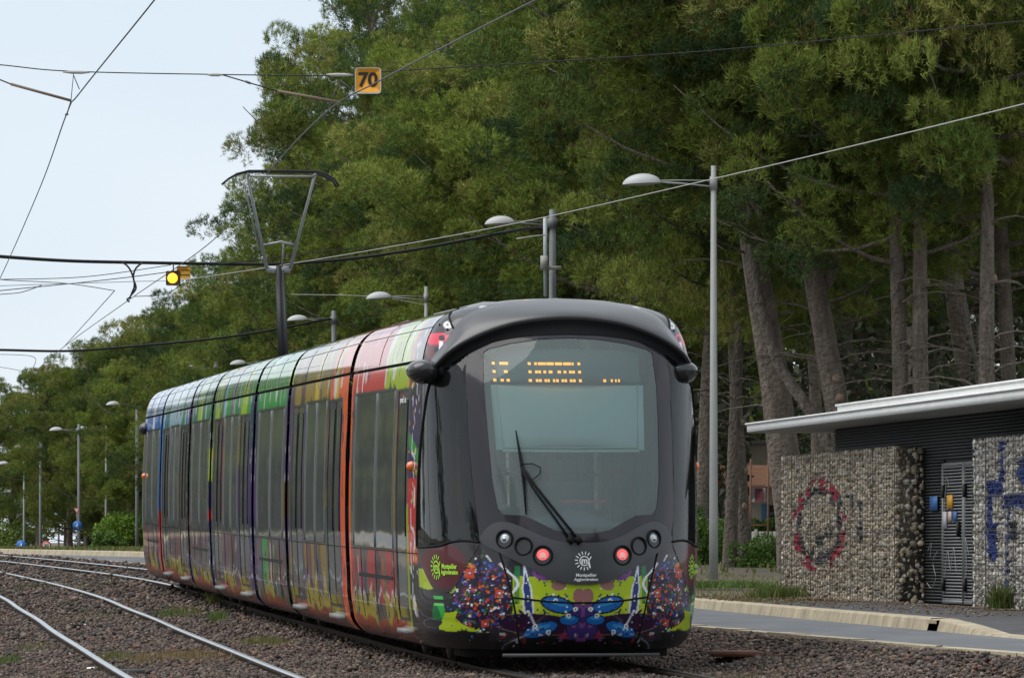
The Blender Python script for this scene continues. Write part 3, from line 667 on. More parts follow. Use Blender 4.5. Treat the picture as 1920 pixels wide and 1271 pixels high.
def nose_paint(t, z):
    s, u = cabS(t, z); v = np.abs(u); c = np.empty(t.shape + (3,)); c[:] = lin((46, 44, 50)) * .8
    def put(m, col, a=1.):
        m = np.clip(np.asarray(m, float), 0, 1)[..., None] * a; c[:] = c * (1 - m) + np.asarray(col) * m
    n = lambda a, b, sd: vnoise(v * a + 3, z * b, sd)
    wob = .05 * (n(7, 7, 1) - .5) + .03 * (n(19, 19, 2) - .5)
    ell = lambda cx, cz, rx, rz, an=0.: (((v - cx) * np.cos(an) + (z - cz) * np.sin(an)) / rx) ** 2 + ((-(v - cx) * np.sin(an) + (z - cz) * np.cos(an)) / rz) ** 2
    low = z < 1.12; lime = lin((172, 196, 30)); lime2 = lin((205, 215, 60))
    put(low & (v < .62) & (z < .86 + wob) & (z > .47 + wob - .1 * (v > .3)), lime)
    put(low & (n(9, 5, 5) > .62) & (v < .6) & (z < .85) & (z > .5), lime2, .6)
    put(low & (v > .78 + wob * 2) & (z > .70 + wob + .1 * (v - .9)) & (z < .93 + wob * 2), lime); put((v > .80) & (v < 1.18 + wob) & (np.abs(z - .44 - wob) < .085), lime)
    put((v > .72) & (v < 1.0) & (np.abs(z - .56 - wob) < .05), K('dark'), .9)
    put(low & (ell(.33, .93, .13, .10, -.5) + 4 * wob < 1), lin((130, 60, 150))); put(ell(.22, .78, .07, .05, -.3) < 1, lin((145, 60, 110)), .8)
    put(ell(.04, .68, .055, .07) + 3 * wob < 1, lin((150, 70, 110)), .85)
    put((np.abs(v - .585) < .022) & (z < .95) & (z > .6), lin((30, 130, 70)), .8)
    put(ell(.40, .42, .37, .095, .06) < 1.10, lin((150, 120, 120)), .7); put(ell(.40, .42, .37, .095, .06) < 1, lin((45, 18, 50)))
    put((z < .34 + wob) & ~((z > .26) & (v > .5) & (v < .8)), lin((22, 20, 24)))
    put((v < .07 + .08 * n(5, 8, 8)) & (z < .60) & (z > .28), lin((60, 45, 110))); put((v < .2) & (z < .62) & (z > .26) & (n(26, 22, 9) > .62), lin((120, 70, 130)))
    for cx, cz, rx, rz, an in ((.23, .60, .14, .062, .25), (.12, .46, .085, .042, .0), (.37, .37, .15, .058, -.35)):
        put(ell(cx, cz, rx * 1.13, rz * 1.25, an) < 1, lin((15, 20, 50))); put(ell(cx, cz, rx, rz, an) < 1, lin((20, 105, 185))); put(ell(cx, cz + .015, rx * .6, rz * .35, an) < 1, lin((60, 160, 220)), .7)
    # white and blue spiky figure and its pearls
    put((np.abs(v - .50 - .10 * (z - .72)) < .022 * np.clip((1.0 - z) / .12, 0, 1) + .01 * n(3, 14, 61)) & (z > .52) & (z < 1.0), lin((40, 60, 130)))
    put((np.abs(np.abs(v - .50 - .1 * (z - .72)) - .035 * np.clip((1.0 - z) / .3, 0, 1) - .01 + .02 * n(4, 16, 62)) < .007) & (z > .52) & (z < 1.0), lin((225, 230, 235)))
    put((np.abs(v - .44 - .5 * (z - .45)) < .012) & (z < .55) & (z > .36), lin((200, 200, 210)))
    put((np.abs(v - .66 - .08 * np.sin(z * 14)) < .014) & (z > .68) & (z < .98), lin((225, 230, 235)))
    put((np.abs(v - .84 + .08 * np.sin(z * 9)) < .010) & (z > .8) & (z < 1.05), lin((200, 210, 225)), .8)
    # ring pearls
    rg = np.random.default_rng(3)
    def dots(cx, cz, num, rr, pal, r0, r1):
        for _ in range(num):
            a = rg.uniform(0, 6.283); q = rr * math.sqrt(rg.random()); x, y = cx + q * math.cos(a), cz + 1.35 * q * math.sin(a); r = rg.uniform(r0, r1)
            mm = (v - x) ** 2 + (z - y) ** 2 < r * r; c[mm] = pal[rg.integers(len(pal))]
    BP = [lin(q) for q in ((35, 60, 150), (200, 60, 40), (215, 100, 40), (225, 225, 225), (30, 120, 60), (25, 22, 30), (25, 22, 30), (30, 26, 40), (40, 30, 60), (90, 50, 140), (60, 110, 190), (120, 30, 40), (35, 40, 80))]
    mmz = low & (ell(.87, .68, .22, .32) + 9 * wob + .5 * (n(11, 11, 52) - .5) < 1); c[mmz] = lin((42, 36, 52)); dots(.87, .68, 620, .235, BP, .005, .015); dots(.86, .66, 160, .31, BP, .004, .010); dots(.60, .42, 50, .16, BP, .004, .009)
    for cx, cz, r in ((.73, .70, .045), (.97, .88, .05), (.84, .42, .04)):
        q = np.maximum(np.abs(v - cx), np.abs(z - cz)) + .02 * n(40, 40, 77); put((q < r) & (q > r * .45), lin((205, 70, 35)), .9); put(q < r * .38, lin((210, 225, 235)))
    dots(.35, .60, 60, .22, [lin((20, 22, 50)), lin((230, 230, 230)), lin((30, 40, 90))], .006, .013)
    for cx, cz in ((.25, .635), (.13, .50), (.30, .35), (.42, .40), (.07, .56), (.36, .93)):
        q = np.hypot(v - cx, z - cz); put(q < .022, lin((235, 235, 235))); put(q < .009, lin((20, 20, 30)))
    mmr = (z < .34) & (v < .75) & (z > .24); put(mmr & (n(34, 34, 12) > .80), lin((190, 190, 190)), .8); put(mmr & (n(20, 34, 13) > .82), lin((140, 40, 50)), .8)
    # green gem and mauve bits at the corner
    put((np.abs(v - 1.18 - .3 * (z - .6)) < .03) & (z < .665) & (z > .635), lin((60, 190, 70))); gm = (np.abs(v - 1.19) < .042 - .25 * np.abs(z - .52) ** 1.2) & (z < .60) & (z > .44); put(gm, lin((50, 170, 70))); put(gm & (v > 1.185 + .3 * (z - .52)), lin((25, 110, 55))); put(gm & (z > .57), lin((110, 215, 110)))
    # top corner decorations
    top = (z > 2.80) & (v > .78); put(top & (n(18, 16, 41) > .60) & (z < 3.02), lin((110, 60, 60))); put(top & (z > 2.99) & (z < 3.10) & (n(16, 20, 43) > .25) & (v > .95), lin((225, 50, 80)))
    put(top & (np.abs(v - 1.13 - .12 * (3.0 - z)) < .014) & (z < 3.02), lin((230, 235, 240))); put(top & (np.abs(v - 1.13 + .12 * (3.0 - z)) < .014) & (z < 3.02), lin((230, 235, 240)))
    for cx, cz in ((1.06, 3.17), (.98, 3.02), (.72, 3.34), (.30, 3.42), (.20, 3.42)):
        q = np.hypot((v - cx), (z - cz) * (1 if cz < 3.2 else 2.2)); put(q < .034, lin((225, 225, 225))); put(q < .012, lin((60, 60, 60)))
    put((z > 3.405) & (v > .2) & (v < .45) & (n(20, 90, 44) > .5), lin((220, 120, 110)), .7)
    put((z > 3.25) & (n(4, 6, 46) > .1), lin((70, 71, 74)), .35)
    return c
def shell(W, front=True):
    tt = np.sign(np.linspace(-1, 1, 521)) * np.abs(np.linspace(-1, 1, 521)) ** .95
    zz = np.unique(np.round(np.concatenate([np.arange(.18, 1.2, .006), np.arange(1.2, 3.3, .011), np.linspace(3.3, 3.435, 24)]), 5))
    T, Z = np.meshgrid(tt, zz, indexing='ij'); P = cabP(T, Z, 0., W); c = nose_paint(T, Z)
    ct = (T[:-1, :-1] + T[1:, 1:]) / 2; cz = (Z[:-1, :-1] + Z[1:, 1:]) / 2
    keep = ~inpoly(np.abs(ct), cz, [(-.1, 3.05), (.2, 3.03), (.38, 2.975), (.5, 2.885), (.5, 2.42), (.48, 1.82), (.45, 1.30), (.38, 1.165), (-.1, 1.145)])
    qs = np.array(QW); cq = qs.mean(0); qin = cq + (qs - cq) * (.93, .975); keep &= ~inpoly(np.abs(ct), cz, [tuple(x) for x in qin])
    n0, n1 = T.shape; i = np.arange(n0 - 1)[:, None] * n1; j = np.arange(n1 - 1)[None]
    q = np.stack([i + j, i + n1 + j, i + n1 + j + 1, i + j + 1], -1).reshape(-1, 4)[keep.ravel()]
    m = MB(); m.add(P.reshape(-1, 3), q=q, c=c.reshape(-1, 3)); return m
cab = tag(shell(W0).build('cab_shell', M_paint, tram, smooth=True), 'dark nose of the tram with lime, purple and beaded artwork')
# rear nose (same shape turned round, unseen)
W6, L6, _ = FR[6]; Wr = lambda s, u, z: W6(L6 + 1.43 - np.asarray(s), -np.asarray(u), z)
T, Z = np.meshgrid(np.linspace(-1, 1, 61), np.linspace(.18, 3.435, 60), indexing='ij'); m = MB(); m.grid(cabP(T, Z, 0., Wr), c=nose_paint(T, Z)); m.build('rear_cab_shell', M_paint, tram, smooth=True)
# windscreen, surround, quarter windows, lamp panel
m = MB(); patch(m, WSI, step=.05, off=.006); m.build('windscreen', M_ws, tram, smooth=True)
M_frit = mat('dark_glazing_border', (.024, .021, .028), .12, coat=.35, coat_rough=.04, spec=.25)
m = MB(); patch(m, WSO, [WSI], step=.05, off=.012, thick=.012); m.build('windscreen_border', M_frit, tram, smooth=True)
for sg in (-1, 1):
    q = QW * (sg, 1); m = MB(); patch(m, q if sg > 0 else q[::-1], step=.05, off=.006); qwo = m.build('side_window', M_quarter, tram, smooth=True)
    m = MB(); lp = sm(np.vstack([seam_l]) * (sg, 1), 3); m.tube(cabP(lp[:, 0] * .998, lp[:, 1], .004), .017, 6); m.build('window_gasket', M_rubber, qwo)
    m = MB(); lp = sm(np.array([(1.0, 1.105), (.86, 1.11), (.72, 1.128), (.64, 1.162), (.56, 1.175), (.47, 1.165)]) * (sg, 1), 5); m.tube(cabP(lp[:, 0], lp[:, 1], .004), .012, 6); m.build('window_sill_gasket', M_rubber, qwo)
PU = sm([(.99, 1.095), (.95, 1.0), (.875, .87), (.80, .745), (.735, .703), (.67, .703), (.61, .79), (.555, .93), (.50, 1.07), (.485, 1.145), (.56, 1.155), (.64, 1.145), (.72, 1.11), (.86, 1.095)], 4, True)
def dark_red(t, z):
    s, u = cabS(t, z); c = np.empty(t.shape + (3,)); c[:] = lin((44, 40, 44)); m = np.hypot((np.abs(u) - 1.15) / .16, (z - .94) / .20) < 1
    c[m] = lin((84, 14, 26)); return c
for sg in (-1, 1):
    m = MB(); q = PU * (sg, 1); patch(m, q, step=.02, off=.008, thick=.01, c=dark_red); m.build('corner_panel', M_paint, tram, smooth=True)
BAND = np.vstack([sm([(0, 1.158), (.06, 1.160), (.12, 1.180), (.19, 1.232), (.265, 1.305), (.335, 1.345), (.40, 1.325), (.455, 1.225), (.462, 1.18)], 4),
                  sm([(.44, 1.135), (.37, 1.072), (.225, .925), (.14, .833), (.05, .787), (0, .782)], 4)])
BAND = np.vstack([BAND, (BAND[1:-1] * (-1, 1))[::-1]])
m = MB(); patch(m, BAND, step=.03, off=.022, thick=.024); band = m.build('headlight_panel', M_grey, tram, smooth=True)
# lamps: recessed round housings
def disc_on(t, z, r, off, n=24, depth=0., mbx=None):
    c = cabP(t, z, off); e = .01; a = cabP(t + e, z, off) - cabP(t - e, z, off); a /= np.linalg.norm(a); b = np.array([0, 0, 1.]) ; nrm = np.cross(b, a); nrm /= np.linalg.norm(nrm)
    o_ = cabP(t, z, off + .05) - c
    if np.dot(nrm, o_) < 0: nrm = -nrm
    return c, nrm
M_lens = mat('clear_lens', (.62, .66, .68), .12, .2, coat=1.); M_chrome = mat('lamp_reflector', (.55, .57, .6), .2, 1.)
M_redlens = mat('lit_red_lens', (.8, .12, .12), .3, emit=(1., .13, .12), emit_s=.5); M_ledcore = mat('red_lamp_core', (.45, .30, .30), .4, emit=(1, .45, .42), emit_s=.35)
for (t, z, kind) in ((.34, 1.19, 'w'), (.255, 1.127, 'd'), (.172, 1.044, 'r')):
    for sg in (-1, 1):
        c, nr = disc_on(t * sg, z, 0, .024); R_ = .088 if kind != 'r' else .095
        m = MB(); m.lathe(c, [(R_, -.004), (R_ * .97, .010), (R_ * .80, .006), (R_ * .72, -.02), (R_ * .66, -.05), (.002, -.052)], 28, nr)
        hs = m.build('lamp_housing', M_rubber, tram, smooth=True)
        m = MB()
        if kind == 'r':
            m.lathe(c, [(.060, -.02), (.058, -.004), (.04, .004), (.031, .002)], 24, nr); m.build('tail_light', M_redlens, hs, smooth=True)
            m = MB(); m.lathe(c, [(.031, .0), (.001, .003)], 20, nr); m.build('lamp_core', M_ledcore, hs)
        elif kind == 'w':
            m.lathe(c, [(.052, -.02), (.050, -.006), (.03, .004), (.001, .008)], 24, nr); m.build('headlight', M_lens, hs, smooth=True)
            m = MB(); m.lathe(c, [(.020, .008), (.012, .014), (.001, .014)], 16, nr); m.build('lamp_core', M_chrome, hs)
        else:
            m.lathe(c, [(.050, -.03), (.045, -.02), (.001, -.012)], 24, nr); m.build('headlight', mat('dim_lens', (.10, .11, .115), .15, .3, coat=1.), hs, smooth=True)
# visor: arched hood over the windscreen
outl = sm([(-.93,2.70),(-.80,2.87),(-.71,2.99),(-.645,3.16),(-.60,3.29),(-.46,3.375),(-.22,3.405),(0,3.41),(.22,3.405),(.46,3.375),(.60,3.29),(.645,3.16),(.71,2.99),(.80,2.87),(.93,2.70)], 4)
def resamp(P, n):
    d = np.concatenate([[0], np.cumsum(np.hypot(np.diff(P[:, 0]) * 1.9, np.diff(P[:, 1])))]); q = np.linspace(0, d[-1], n); return np.stack([np.interp(q, d, P[:, 0]), np.interp(q, d, P[:, 1])], -1)
N_ = 110; A_ = resamp(visor_in, N_); B_ = resamp(outl, N_)
top = resamp(sm([(-.80,2.60),(-.66,2.76),(-.535,2.88),(-.38,2.99),(-.2,3.045),(0,3.062),(.2,3.045),(.38,2.99),(.535,2.88),(.66,2.76),(.80,2.60)], 6), N_)
endf = np.clip(np.minimum(np.linspace(0, 1, N_), np.linspace(1, 0, N_)) / .13, 0, 1) ** .7
rowsP = []
prof = [(-1.0, .004), (-.9, .010), (-.45, .015), (-.2, .04), (-.06, .08), (0, .100), (.02, .106), (.07, .106), (.18, .096), (.32, .077), (.5, .052), (.7, .030), (.85, .012), (1.0, .001)]
for f_, o_ in prof:
    Q = (A_ + (top - A_) * (-f_)) if f_ < 0 else (A_ + (B_ - A_) * f_)
    rowsP.append(cabP(Q[:, 0], Q[:, 1], .012 + o_ * (.25 + .75 * endf)))
m = MB(); m.grid(np.array(rowsP[4:])); vis = m.build('visor', M_visor, tram, smooth=True)
m = MB(); m.grid(np.array(rowsP[:5])); m.build('visor_underside', M_rubber, vis, smooth=True)  # black colour paints the shade under the visor lip
m = MB()
for sg in (-1, 1):   # corner hatch seams
    lp = sm(np.array([(.66, 3.13), (.76, 3.22), (.90, 3.285), (1.0, 3.30)]) * (sg, 1), 5); m.tube(cabP(lp[:, 0], lp[:, 1], .002), .010, 5)
    for t_, z_ in ((.85, 3.17), (.72, 3.12)):
        c_, nr_ = disc_on(t_ * sg, z_, 0, .003); m.lathe(c_, [(.018, 0), (.001, .002)], 10, nr_)
m.build('hatch_joint', M_rubber, cab)
for sg in (-1, 1):
    m = MB(); lp = np.array([(.372, 1.075), (.335, .82), (.312, .64), (.296, .45), (.285, .20)]) * (sg, 1); lp = sm(lp, 5); m.tube(cabP(lp[:, 0], lp[:, 1], .001), .009, 5); m.build('shell_joint', M_rubber, cab)
m = MB(); lp = sm([(-.315, .665), (-.15, .63), (0, .618), (.15, .63), (.315, .665)], 6); m.tube(cabP(lp[:, 0], lp[:, 1], .001), .009, 5); m.build('shell_joint', M_rubber, cab)
# door column gasket between body and nose
m = MB(); z_ = np.linspace(2.84, 3.33, 10); m.tube(W0(SE_ + .0, -(Wf(z_) + .002), z_), .006, 4); m.build('cab_joint', M_rubber, tram)
# mirror pods
for sg in (-1, 1):
    base = W0(1.28 if sg < 0 else 1.0, sg * 1.36, 2.78); ph = np.linspace(0, np.pi, 15)[:, None]; th = np.linspace(0, 2 * np.pi, 25)[None]
    s_ = .20 * np.cos(ph) + 0 * th; rr = np.sin(ph) ** .7
    U = rr * .145 * np.cos(th); Zz = rr * .125 * np.sin(th) * np.where(np.sin(th) > 0, .75, 1.1)
    org = (1.25, -1.33, 2.755) if sg < 0 else (1.2, 1.15, 2.755); P = W0(org[0] + s_, org[1] + U * 1.05 - sg * .03, org[2] + Zz)
    m = MB(); m.grid(P); mi = m.build('mirror_housing', mat('mirror_plastic', (.02, .02, .022), .22, coat=.5, coat_rough=.1), tram, smooth=True)
    m = MB(); P2 = W0(org[0] + .14 + s_ * .3, org[1] + U * .8, org[2] + Zz * .8); m.grid(P2); m.build('mirror_glass', M_chrome, mi, smooth=True)
    m = MB(); m.tube(W0(np.array([1.1, 1.3]), np.array([sg * 1.12, sg * 1.16]), np.array([2.74, 2.745])), .05, 8); m.build('mirror_arm', M_rubber, mi)
    m = MB(); c_ = W0(2.0 if sg < 0 else 1.55, sg * (Wf(1.86) + .0), 1.86); nr_ = W0(2., sg * 1., 1.86) - W0(2., 0, 1.86); m.lathe(c_, [(.05, 0), (.048, .02), (.035, .045), (.001, .055)], 16, nr_)
    m.build('marker_light', mat('amber_lens', (.85, .16, .02), .25, coat=1.), tram, smooth=True)
# rear marker seen beyond the body
m = MB(); c_ = W6(4.2, -1.30, 2.66); m.lathe(c_, [(.001, -.10), (.07, -.08), (.105, 0), (.07, .08), (.001, .10)], 14, W6(5., 0, 0) - W6(4., 0, 0)); m.build('mirror_housing', _mats['mirror_plastic'], tram, smooth=True)
m = MB(); c_ = W6(4.2, -1.31, 1.86); m.lathe(c_, [(.05, 0), (.035, .04), (.001, .05)], 12, W6(0, -1, 0) - W6(0, 0, 0)); m.build('marker_light', _mats['amber_lens'], tram)
# wiper
m = MB(); pv = cabP(np.array([-.004]), np.array([1.16]), .05)[0]; el = cabP(np.array([-.245]), np.array([1.83]), .07)[0]
tz = lambda pts, off: cabP(np.array([p[0] for p in pts]), np.array([p[1] for p in pts]), off)
m.tube(tz([(-.012, 1.15), (-.10, 1.40), (-.19, 1.66), (-.240, 1.83)], .06), .013, 6); m.tube(tz([(-.045, 1.15), (-.13, 1.42), (-.20, 1.64), (-.248, 1.82)], .06), .011, 6)
m.tube(tz([(-.012, 1.15), (-.03, 1.20)], .06), .03, 8); m.tube(tz([(-.045, 1.15), (-.062, 1.20)], .06), .026, 8)
wi = m.build('wiper_arm', M_rubber, tram, smooth=True)
m = MB(); m.tube(tz([(-.27, 2.17), (-.258, 2.0), (-.247, 1.83), (-.240, 1.62), (-.237, 1.41)], .035), [.007, .013, .018, .013, .007], 6); m.build('wiper_blade', M_rubber, wi, smooth=True)
m = MB(); m.tube(tz([(-.25, 1.86), (-.20, 1.865), (-.165, 1.83), (-.17, 1.77), (-.20, 1.72), (-.235, 1.77)], .05), .006, 5); m.build('washer_hose', M_rubber, wi)
# destination display and blind behind the glass
m = MB(); patch(m, [(-.365, 2.665), (.365, 2.665), (.372, 2.955), (.25, 2.985), (0, 3.0), (-.25, 2.985), (-.372, 2.955)], step=.08, off=-.09); dis = m.build('destination_display', mat('display_backing', (.10, .135, .14), .6), tram)
m = MB()
rows_led = [(661.1, [(612,630),(658,710),(830,848),(870,885),(892,940),(945,990),(998,1043),(1050,1098),(1103,1115),(1140,1157)]),
            (677.8, [(612,630),(680,702),(830,848),(870,886),(890,906),(922,938),(955,977),(1010,1030),(1048,1064),(1082,1098),(1102,1118),(1140,1157)]),
            (695.1, [(612,630),(656,674),(692,710),(826,846),(870,886),(890,906),(924,938),(942,956),(976,990),(996,1012),(1030,1044),(1048,1064),(1082,1098),(1102,1118),(1140,1157),(1298,1316),(1348,1360),(1376,1386),(1396,1408)])]
def px2uz(px, py): # nominal front elevation scale of the nose
    return (px - 1085.) / 205., 3.0 - (py - 629.) / 207.
for py, segs in rows_led:
    for a, b in segs:
        u0, zc = px2uz(740 + a / 3.178, py); u1, _ = px2uz(740 + b / 3.178, py)
        zz = np.array([[zc - .013, zc - .013], [zc + .013, zc + .013]]); uu = np.array([[u0, u1], [u0, u1]]); m.grid(cabP(u2t(uu, zz), zz, -.082))
m.build('amber_led_text', mat('amber_led', (.9, .4, .05), .5, emit=(1., .33, .03), emit_s=1.7), dis)
m = MB(); patch(m, [(-.395, 2.03), (.365, 2.03), (.385, 2.64), (-.412, 2.64)], step=.1, off=-.10); bl = m.build('sun_blind', mat('blind_fabric', (.60, .70, .69), .9), tram)
m = MB(); m.tube(tz([(-.356, 2.02), (0, 2.02), (.322, 2.02)], -.085), .013, 6); m.tube(tz([(-.352, 2.055), (0, 2.055), (.318, 2.055)], -.085), .005, 4); m.tube(tz([(.318, 2.03), (.345, 2.64)], -.085), .006, 4); m.tube(tz([(-.352, 2.03), (-.378, 2.64)], -.085), .006, 4)
m.build('blind_rail', mat('pale_rail', (.70, .78, .76), .5), bl)
# driving cab interior
T0 = lambda v: W0(v[:, 0], v[:, 1], v[:, 2])
m = MB()
S, U = np.meshgrid(np.linspace(.28, 1.0, 5), np.linspace(-1.0, 1.0, 15), indexing='ij'); m.grid(W0(S + .35 * U ** 2, U, 1.30 + .22 * np.exp(-(S - .75) ** 2 / .02) * np.exp(-U ** 2 / .12)))
m.box((.95, -1.05, .4), (1.05, 1.05, 1.34), T0); m.build('dashboard', mat('dash_blue', (.13, .17, .24), .6), tram, smooth=False)
m = MB(); m.box((1.25, -.20, 1.0), (1.45, .28, 1.72), T0); m.box((1.0, -.2, .95), (1.45, .28, 1.05), T0); m.box((1.36, -.07, 1.72), (1.44, .15, 1.92), T0); m.box((1.15, -.05, .36), (1.3, .12, .95), T0); m.build('driver_seat', mat('cab_seat', (.07, .09, .12), .8), tram)
m = MB(); m.box((.55, -.12, 1.52), (.60, .30, 1.545), T0); m.build('dash_strip', M_redrail, tram)
m = MB()
for uu in (-1.0, -.62, .62, 1.0): m.box((2.3, uu - .03, .36), (2.36, uu + .03, 2.74), T0)
m.box((2.3, -1.1, 2.3), (2.36, 1.1, 2.74), T0); m.box((2.3, .62, .36), (2.36, 1.1, 1.2), T0); m.box((2.3, -1.1, .36), (2.36, -.62, 1.2), T0); m.build('cab_bulkhead', mat('bulkhead_green', (.20, .30, .27), .6), tram)
for pts in ([(3.2, -.55, 1.3), (3.2, -.55, 1.75), (3.2, -.2, 1.8), (3.2, .0, 1.75)], [(3.0, .45, 1.55), (3.0, .5, 1.78), (3.0, .85, 1.8), (3.0, .95, 1.7), (3.0, .95, 1.3)], [(3.4, -.3, .4), (3.4, -.3, 2.7)], [(4.2, .35, .4), (4.2, .35, 2.7)]):
    p = np.array(pts); m = MB(); m.tube(W0(p[:, 0], p[:, 1], p[:, 2]), .018, 6); m.build('grab_rail', M_redrail, tram)
# under nose
m = MB(); m.box((1.0, -.95, .10), (1.7, .95, .24), T0); m.build('underframe', M_under, tram)
m = MB(); m.box((.10, -.72, .125), (.16, .72, .155), T0); m.build('guard_bar', mat('guard_grey', (.05, .05, .05), .6), tram)
# roof front plate over cab to first module
# lettering --------------------------------------------------------------
def text_mesh(s, size, bold=0.):
    cu = bpy.data.curves.new('lettering', 'FONT'); cu.body = s; cu.size = size; cu.align_x = 'CENTER'; cu.align_y = 'CENTER'; cu.offset = bold; cu.resolution_u = 3
    o = bpy.data.objects.new('lettering', cu); COL.objects.link(o); dg = bpy.context.evaluated_depsgraph_get(); me = bpy.data.meshes.new_from_object(o.evaluated_get(dg))
    me.calc_loop_triangles(); v = np.array([p.co[:] for p in me.vertices]); t = np.array([x.vertices[:] for x in me.loop_triangles])
    bpy.data.objects.remove(o); bpy.data.curves.remove(cu); bpy.data.meshes.remove(me); return v, t
def put_text(mbx, s, size, u, z, off, bold=0., sx=1.):
    v, t = text_mesh(s, size, bold); uu = u + v[:, 0] * sx; zz = z + v[:, 1]; mbx.add(cabP(u2t(uu, zz), zz, off), t=t)
def sun_logo(mbx, u, z, r, off, w=.010):
    def path(pts, ww=w):
        p = np.array(pts); d = np.gradient(p, axis=0); d /= np.linalg.norm(d, axis=1)[:, None]; nn = np.stack([-d[:, 1], d[:, 0]], -1) * ww / 2
        a, b = p + nn, p - nn; mbx.grid(cabP(u2t(np.stack([a[:, 0], b[:, 0]]), np.stack([a[:, 1], b[:, 1]])), np.stack([a[:, 1], b[:, 1]]), off))
    path([(u + r * .62 * math.cos(a), z + r * .62 * math.sin(a)) for a in np.linspace(-.9, -6.9, 40)])
    path([(u + r * .62 * math.cos(-.65), z + r * .62 * math.sin(-.65)), (u + r * .78, z - r * 1.0)]); path([(u + r * .95, z + r * .6), (u + r * .62, z + r * .05), (u + r * .8, z - r * .95)])
    for k_ in range(11):
        a = math.pi * .32 + k_ * math.pi * 1.30 / 10; path([(u + r * .88 * math.cos(a), z + r * .88 * math.sin(a)), (u + r * 1.32 * math.cos(a), z + r * 1.32 * math.sin(a))])
    put_text(mbx, 'm', r * 1.15, u, z + r * .02, off, .003)
M_white = mat('white_lettering', (.75, .76, .77), .5)
m = MB(); sun_logo(m, .005, .995, .065, .030); put_text(m, 'Montpellier', .040, .02, .868, .030, .001); put_text(m, 'Agglomération', .036, .02, .830, .030, .001); m.build('sun_emblem', M_white, band)
def arc_map(t0, z0):
    e = .01; a = cabP(np.array([t0 - e]), np.array([z0]))[0]; c = cabP(np.array([t0 + e]), np.array([z0]))[0]; k = np.linalg.norm(c - a) / (2 * e)
    return lambda x: t0 + x / k
for sg in (-1, 1):
    U2T = u2t; am = arc_map(sg * .72, .93)
    u2t = lambda u, z: am(u)
    m = MB(); o_ = -.055 if sg < 0 else -.10; sun_logo(m, o_ - .02, .93, .088, .014, .013); put_text(m, 'Montpellier', .064, o_ + .215, .938, .014, .002, .85); put_text(m, 'Agglomération', .056, o_ + .215, .885, .014, .002, .85)
    u2t = U2T; m.build('green_lettering', mat('lime_lettering', (.42, .80, .05), .5), tram)
for sg in ():
    m = MB(); sun_logo(m, sg * 1.185 - .035, .93, .072, .014, .011); put_text(m, 'Montpellier', .062, sg * 1.10 + .03, .945, .014, .002, .8); put_text(m, 'Agglomération', .056, sg * 1.10 + .03, .885, .014, .002, .8)
    m.build('green_lettering', mat('lime_lettering', (.42, .80, .05), .5), tram)
# small lettering above the first door
v, t = text_mesh('tam  Tramway', .085, .003); m = MB(); zz = 2.50 + v[:, 1]; m.add(W0(2.79 - v[:, 0] * -.9, -(Wf(zz) + .006), zz), t=t); m.build('door_lettering', M_white, tram)

# pantograph ---------------------------------------------------------------
Wp, Lp, _ = FR[4]; sp = 3.2
k4 = lambda s, u, z: Wp(sp + s, u, z)
pg = lambda pts: np.array([k4(*p) for p in pts])
M_pd = mat('pantograph_dark', (.015, .016, .018), .5, .3); M_pg = mat('pantograph_grey', (.34, .35, .37), .5, .5)
m = MB(); m.box((-.35, -.4, 3.33), (.5, .4, 3.5), lambda v: k4(v[:, 0], v[:, 1], v[:, 2])); m.tube(pg([(.4, -.3, 3.4), (.4, .3, 3.4)]), .07, 8); m.build('pantograph_base', M_pd, tram)
m = MB(); m.tube(pg([(.3, 0, 3.45), (1.0, 0, 4.92)]), [.062, .05], 10); m.tube(pg([(.1, .06, 3.45), (.9, .06, 4.85)]), .02, 6); m.build('pantograph_lower_arm', M_pd, tram, smooth=True)
m = MB(); m.tube(pg([(1.0, -.17, 4.88), (1.0, .17, 4.88)]), .05, 8); m.tube(pg([(1.0, -.17, 4.88), (-.25, -.56, 6.18)]), [.028, .02], 8); m.tube(pg([(1.0, .17, 4.88), (-.25, .42, 6.18)]), [.028, .02], 8)
m.tube(pg([(.72, -.31, 5.15), (-.1, -.60, 6.1)]), .012, 6)
m.tube(pg([(.72, -.26, 5.22), (.60, 0, 5.27), (.72, .24, 5.22)]), .018, 6); m.tube(pg([(1.0, .05, 4.9), (.66, .05, 5.25)]), .014, 5)
m.build('pantograph_upper_arm', M_pg, tram, smooth=True)
m = MB(); m.tube(pg([(.72, -.24, 5.22), (-.1, .40, 6.05)]), .005, 4); m.tube(pg([(.72, .24, 5.22), (-.1, -.5, 6.05)]), .005, 4); m.build('pantograph_stay', M_pd, tram)
for ds in (-.16, .16):
    m = MB(); m.tube(pg([(-.25 + ds, -.92, 6.06), (-.25 + ds, -.84, 6.13), (-.25 + ds, -.72, 6.20), (-.25 + ds, -.55, 6.245), (-.25 + ds, 0, 6.25), (-.25 + ds, .42, 6.245), (-.25 + ds, .58, 6.20), (-.25 + ds, .70, 6.13), (-.25 + ds, .76, 6.03)]), .017, 6)
    m.build('pantograph_head', M_pd, tram, smooth=True)
m = MB(); m.tube(pg([(-.41, -.55, 6.2), (-.09, -.55, 6.2)]), .02, 6); m.tube(pg([(-.41, .42, 6.2), (-.09, .42, 6.2)]), .02, 6); m.tube(pg([(-.25, -.56, 6.18), (-.25, .42, 6.18)]), .016, 6)
m.build('pantograph_crosshead', M_pg, tram)

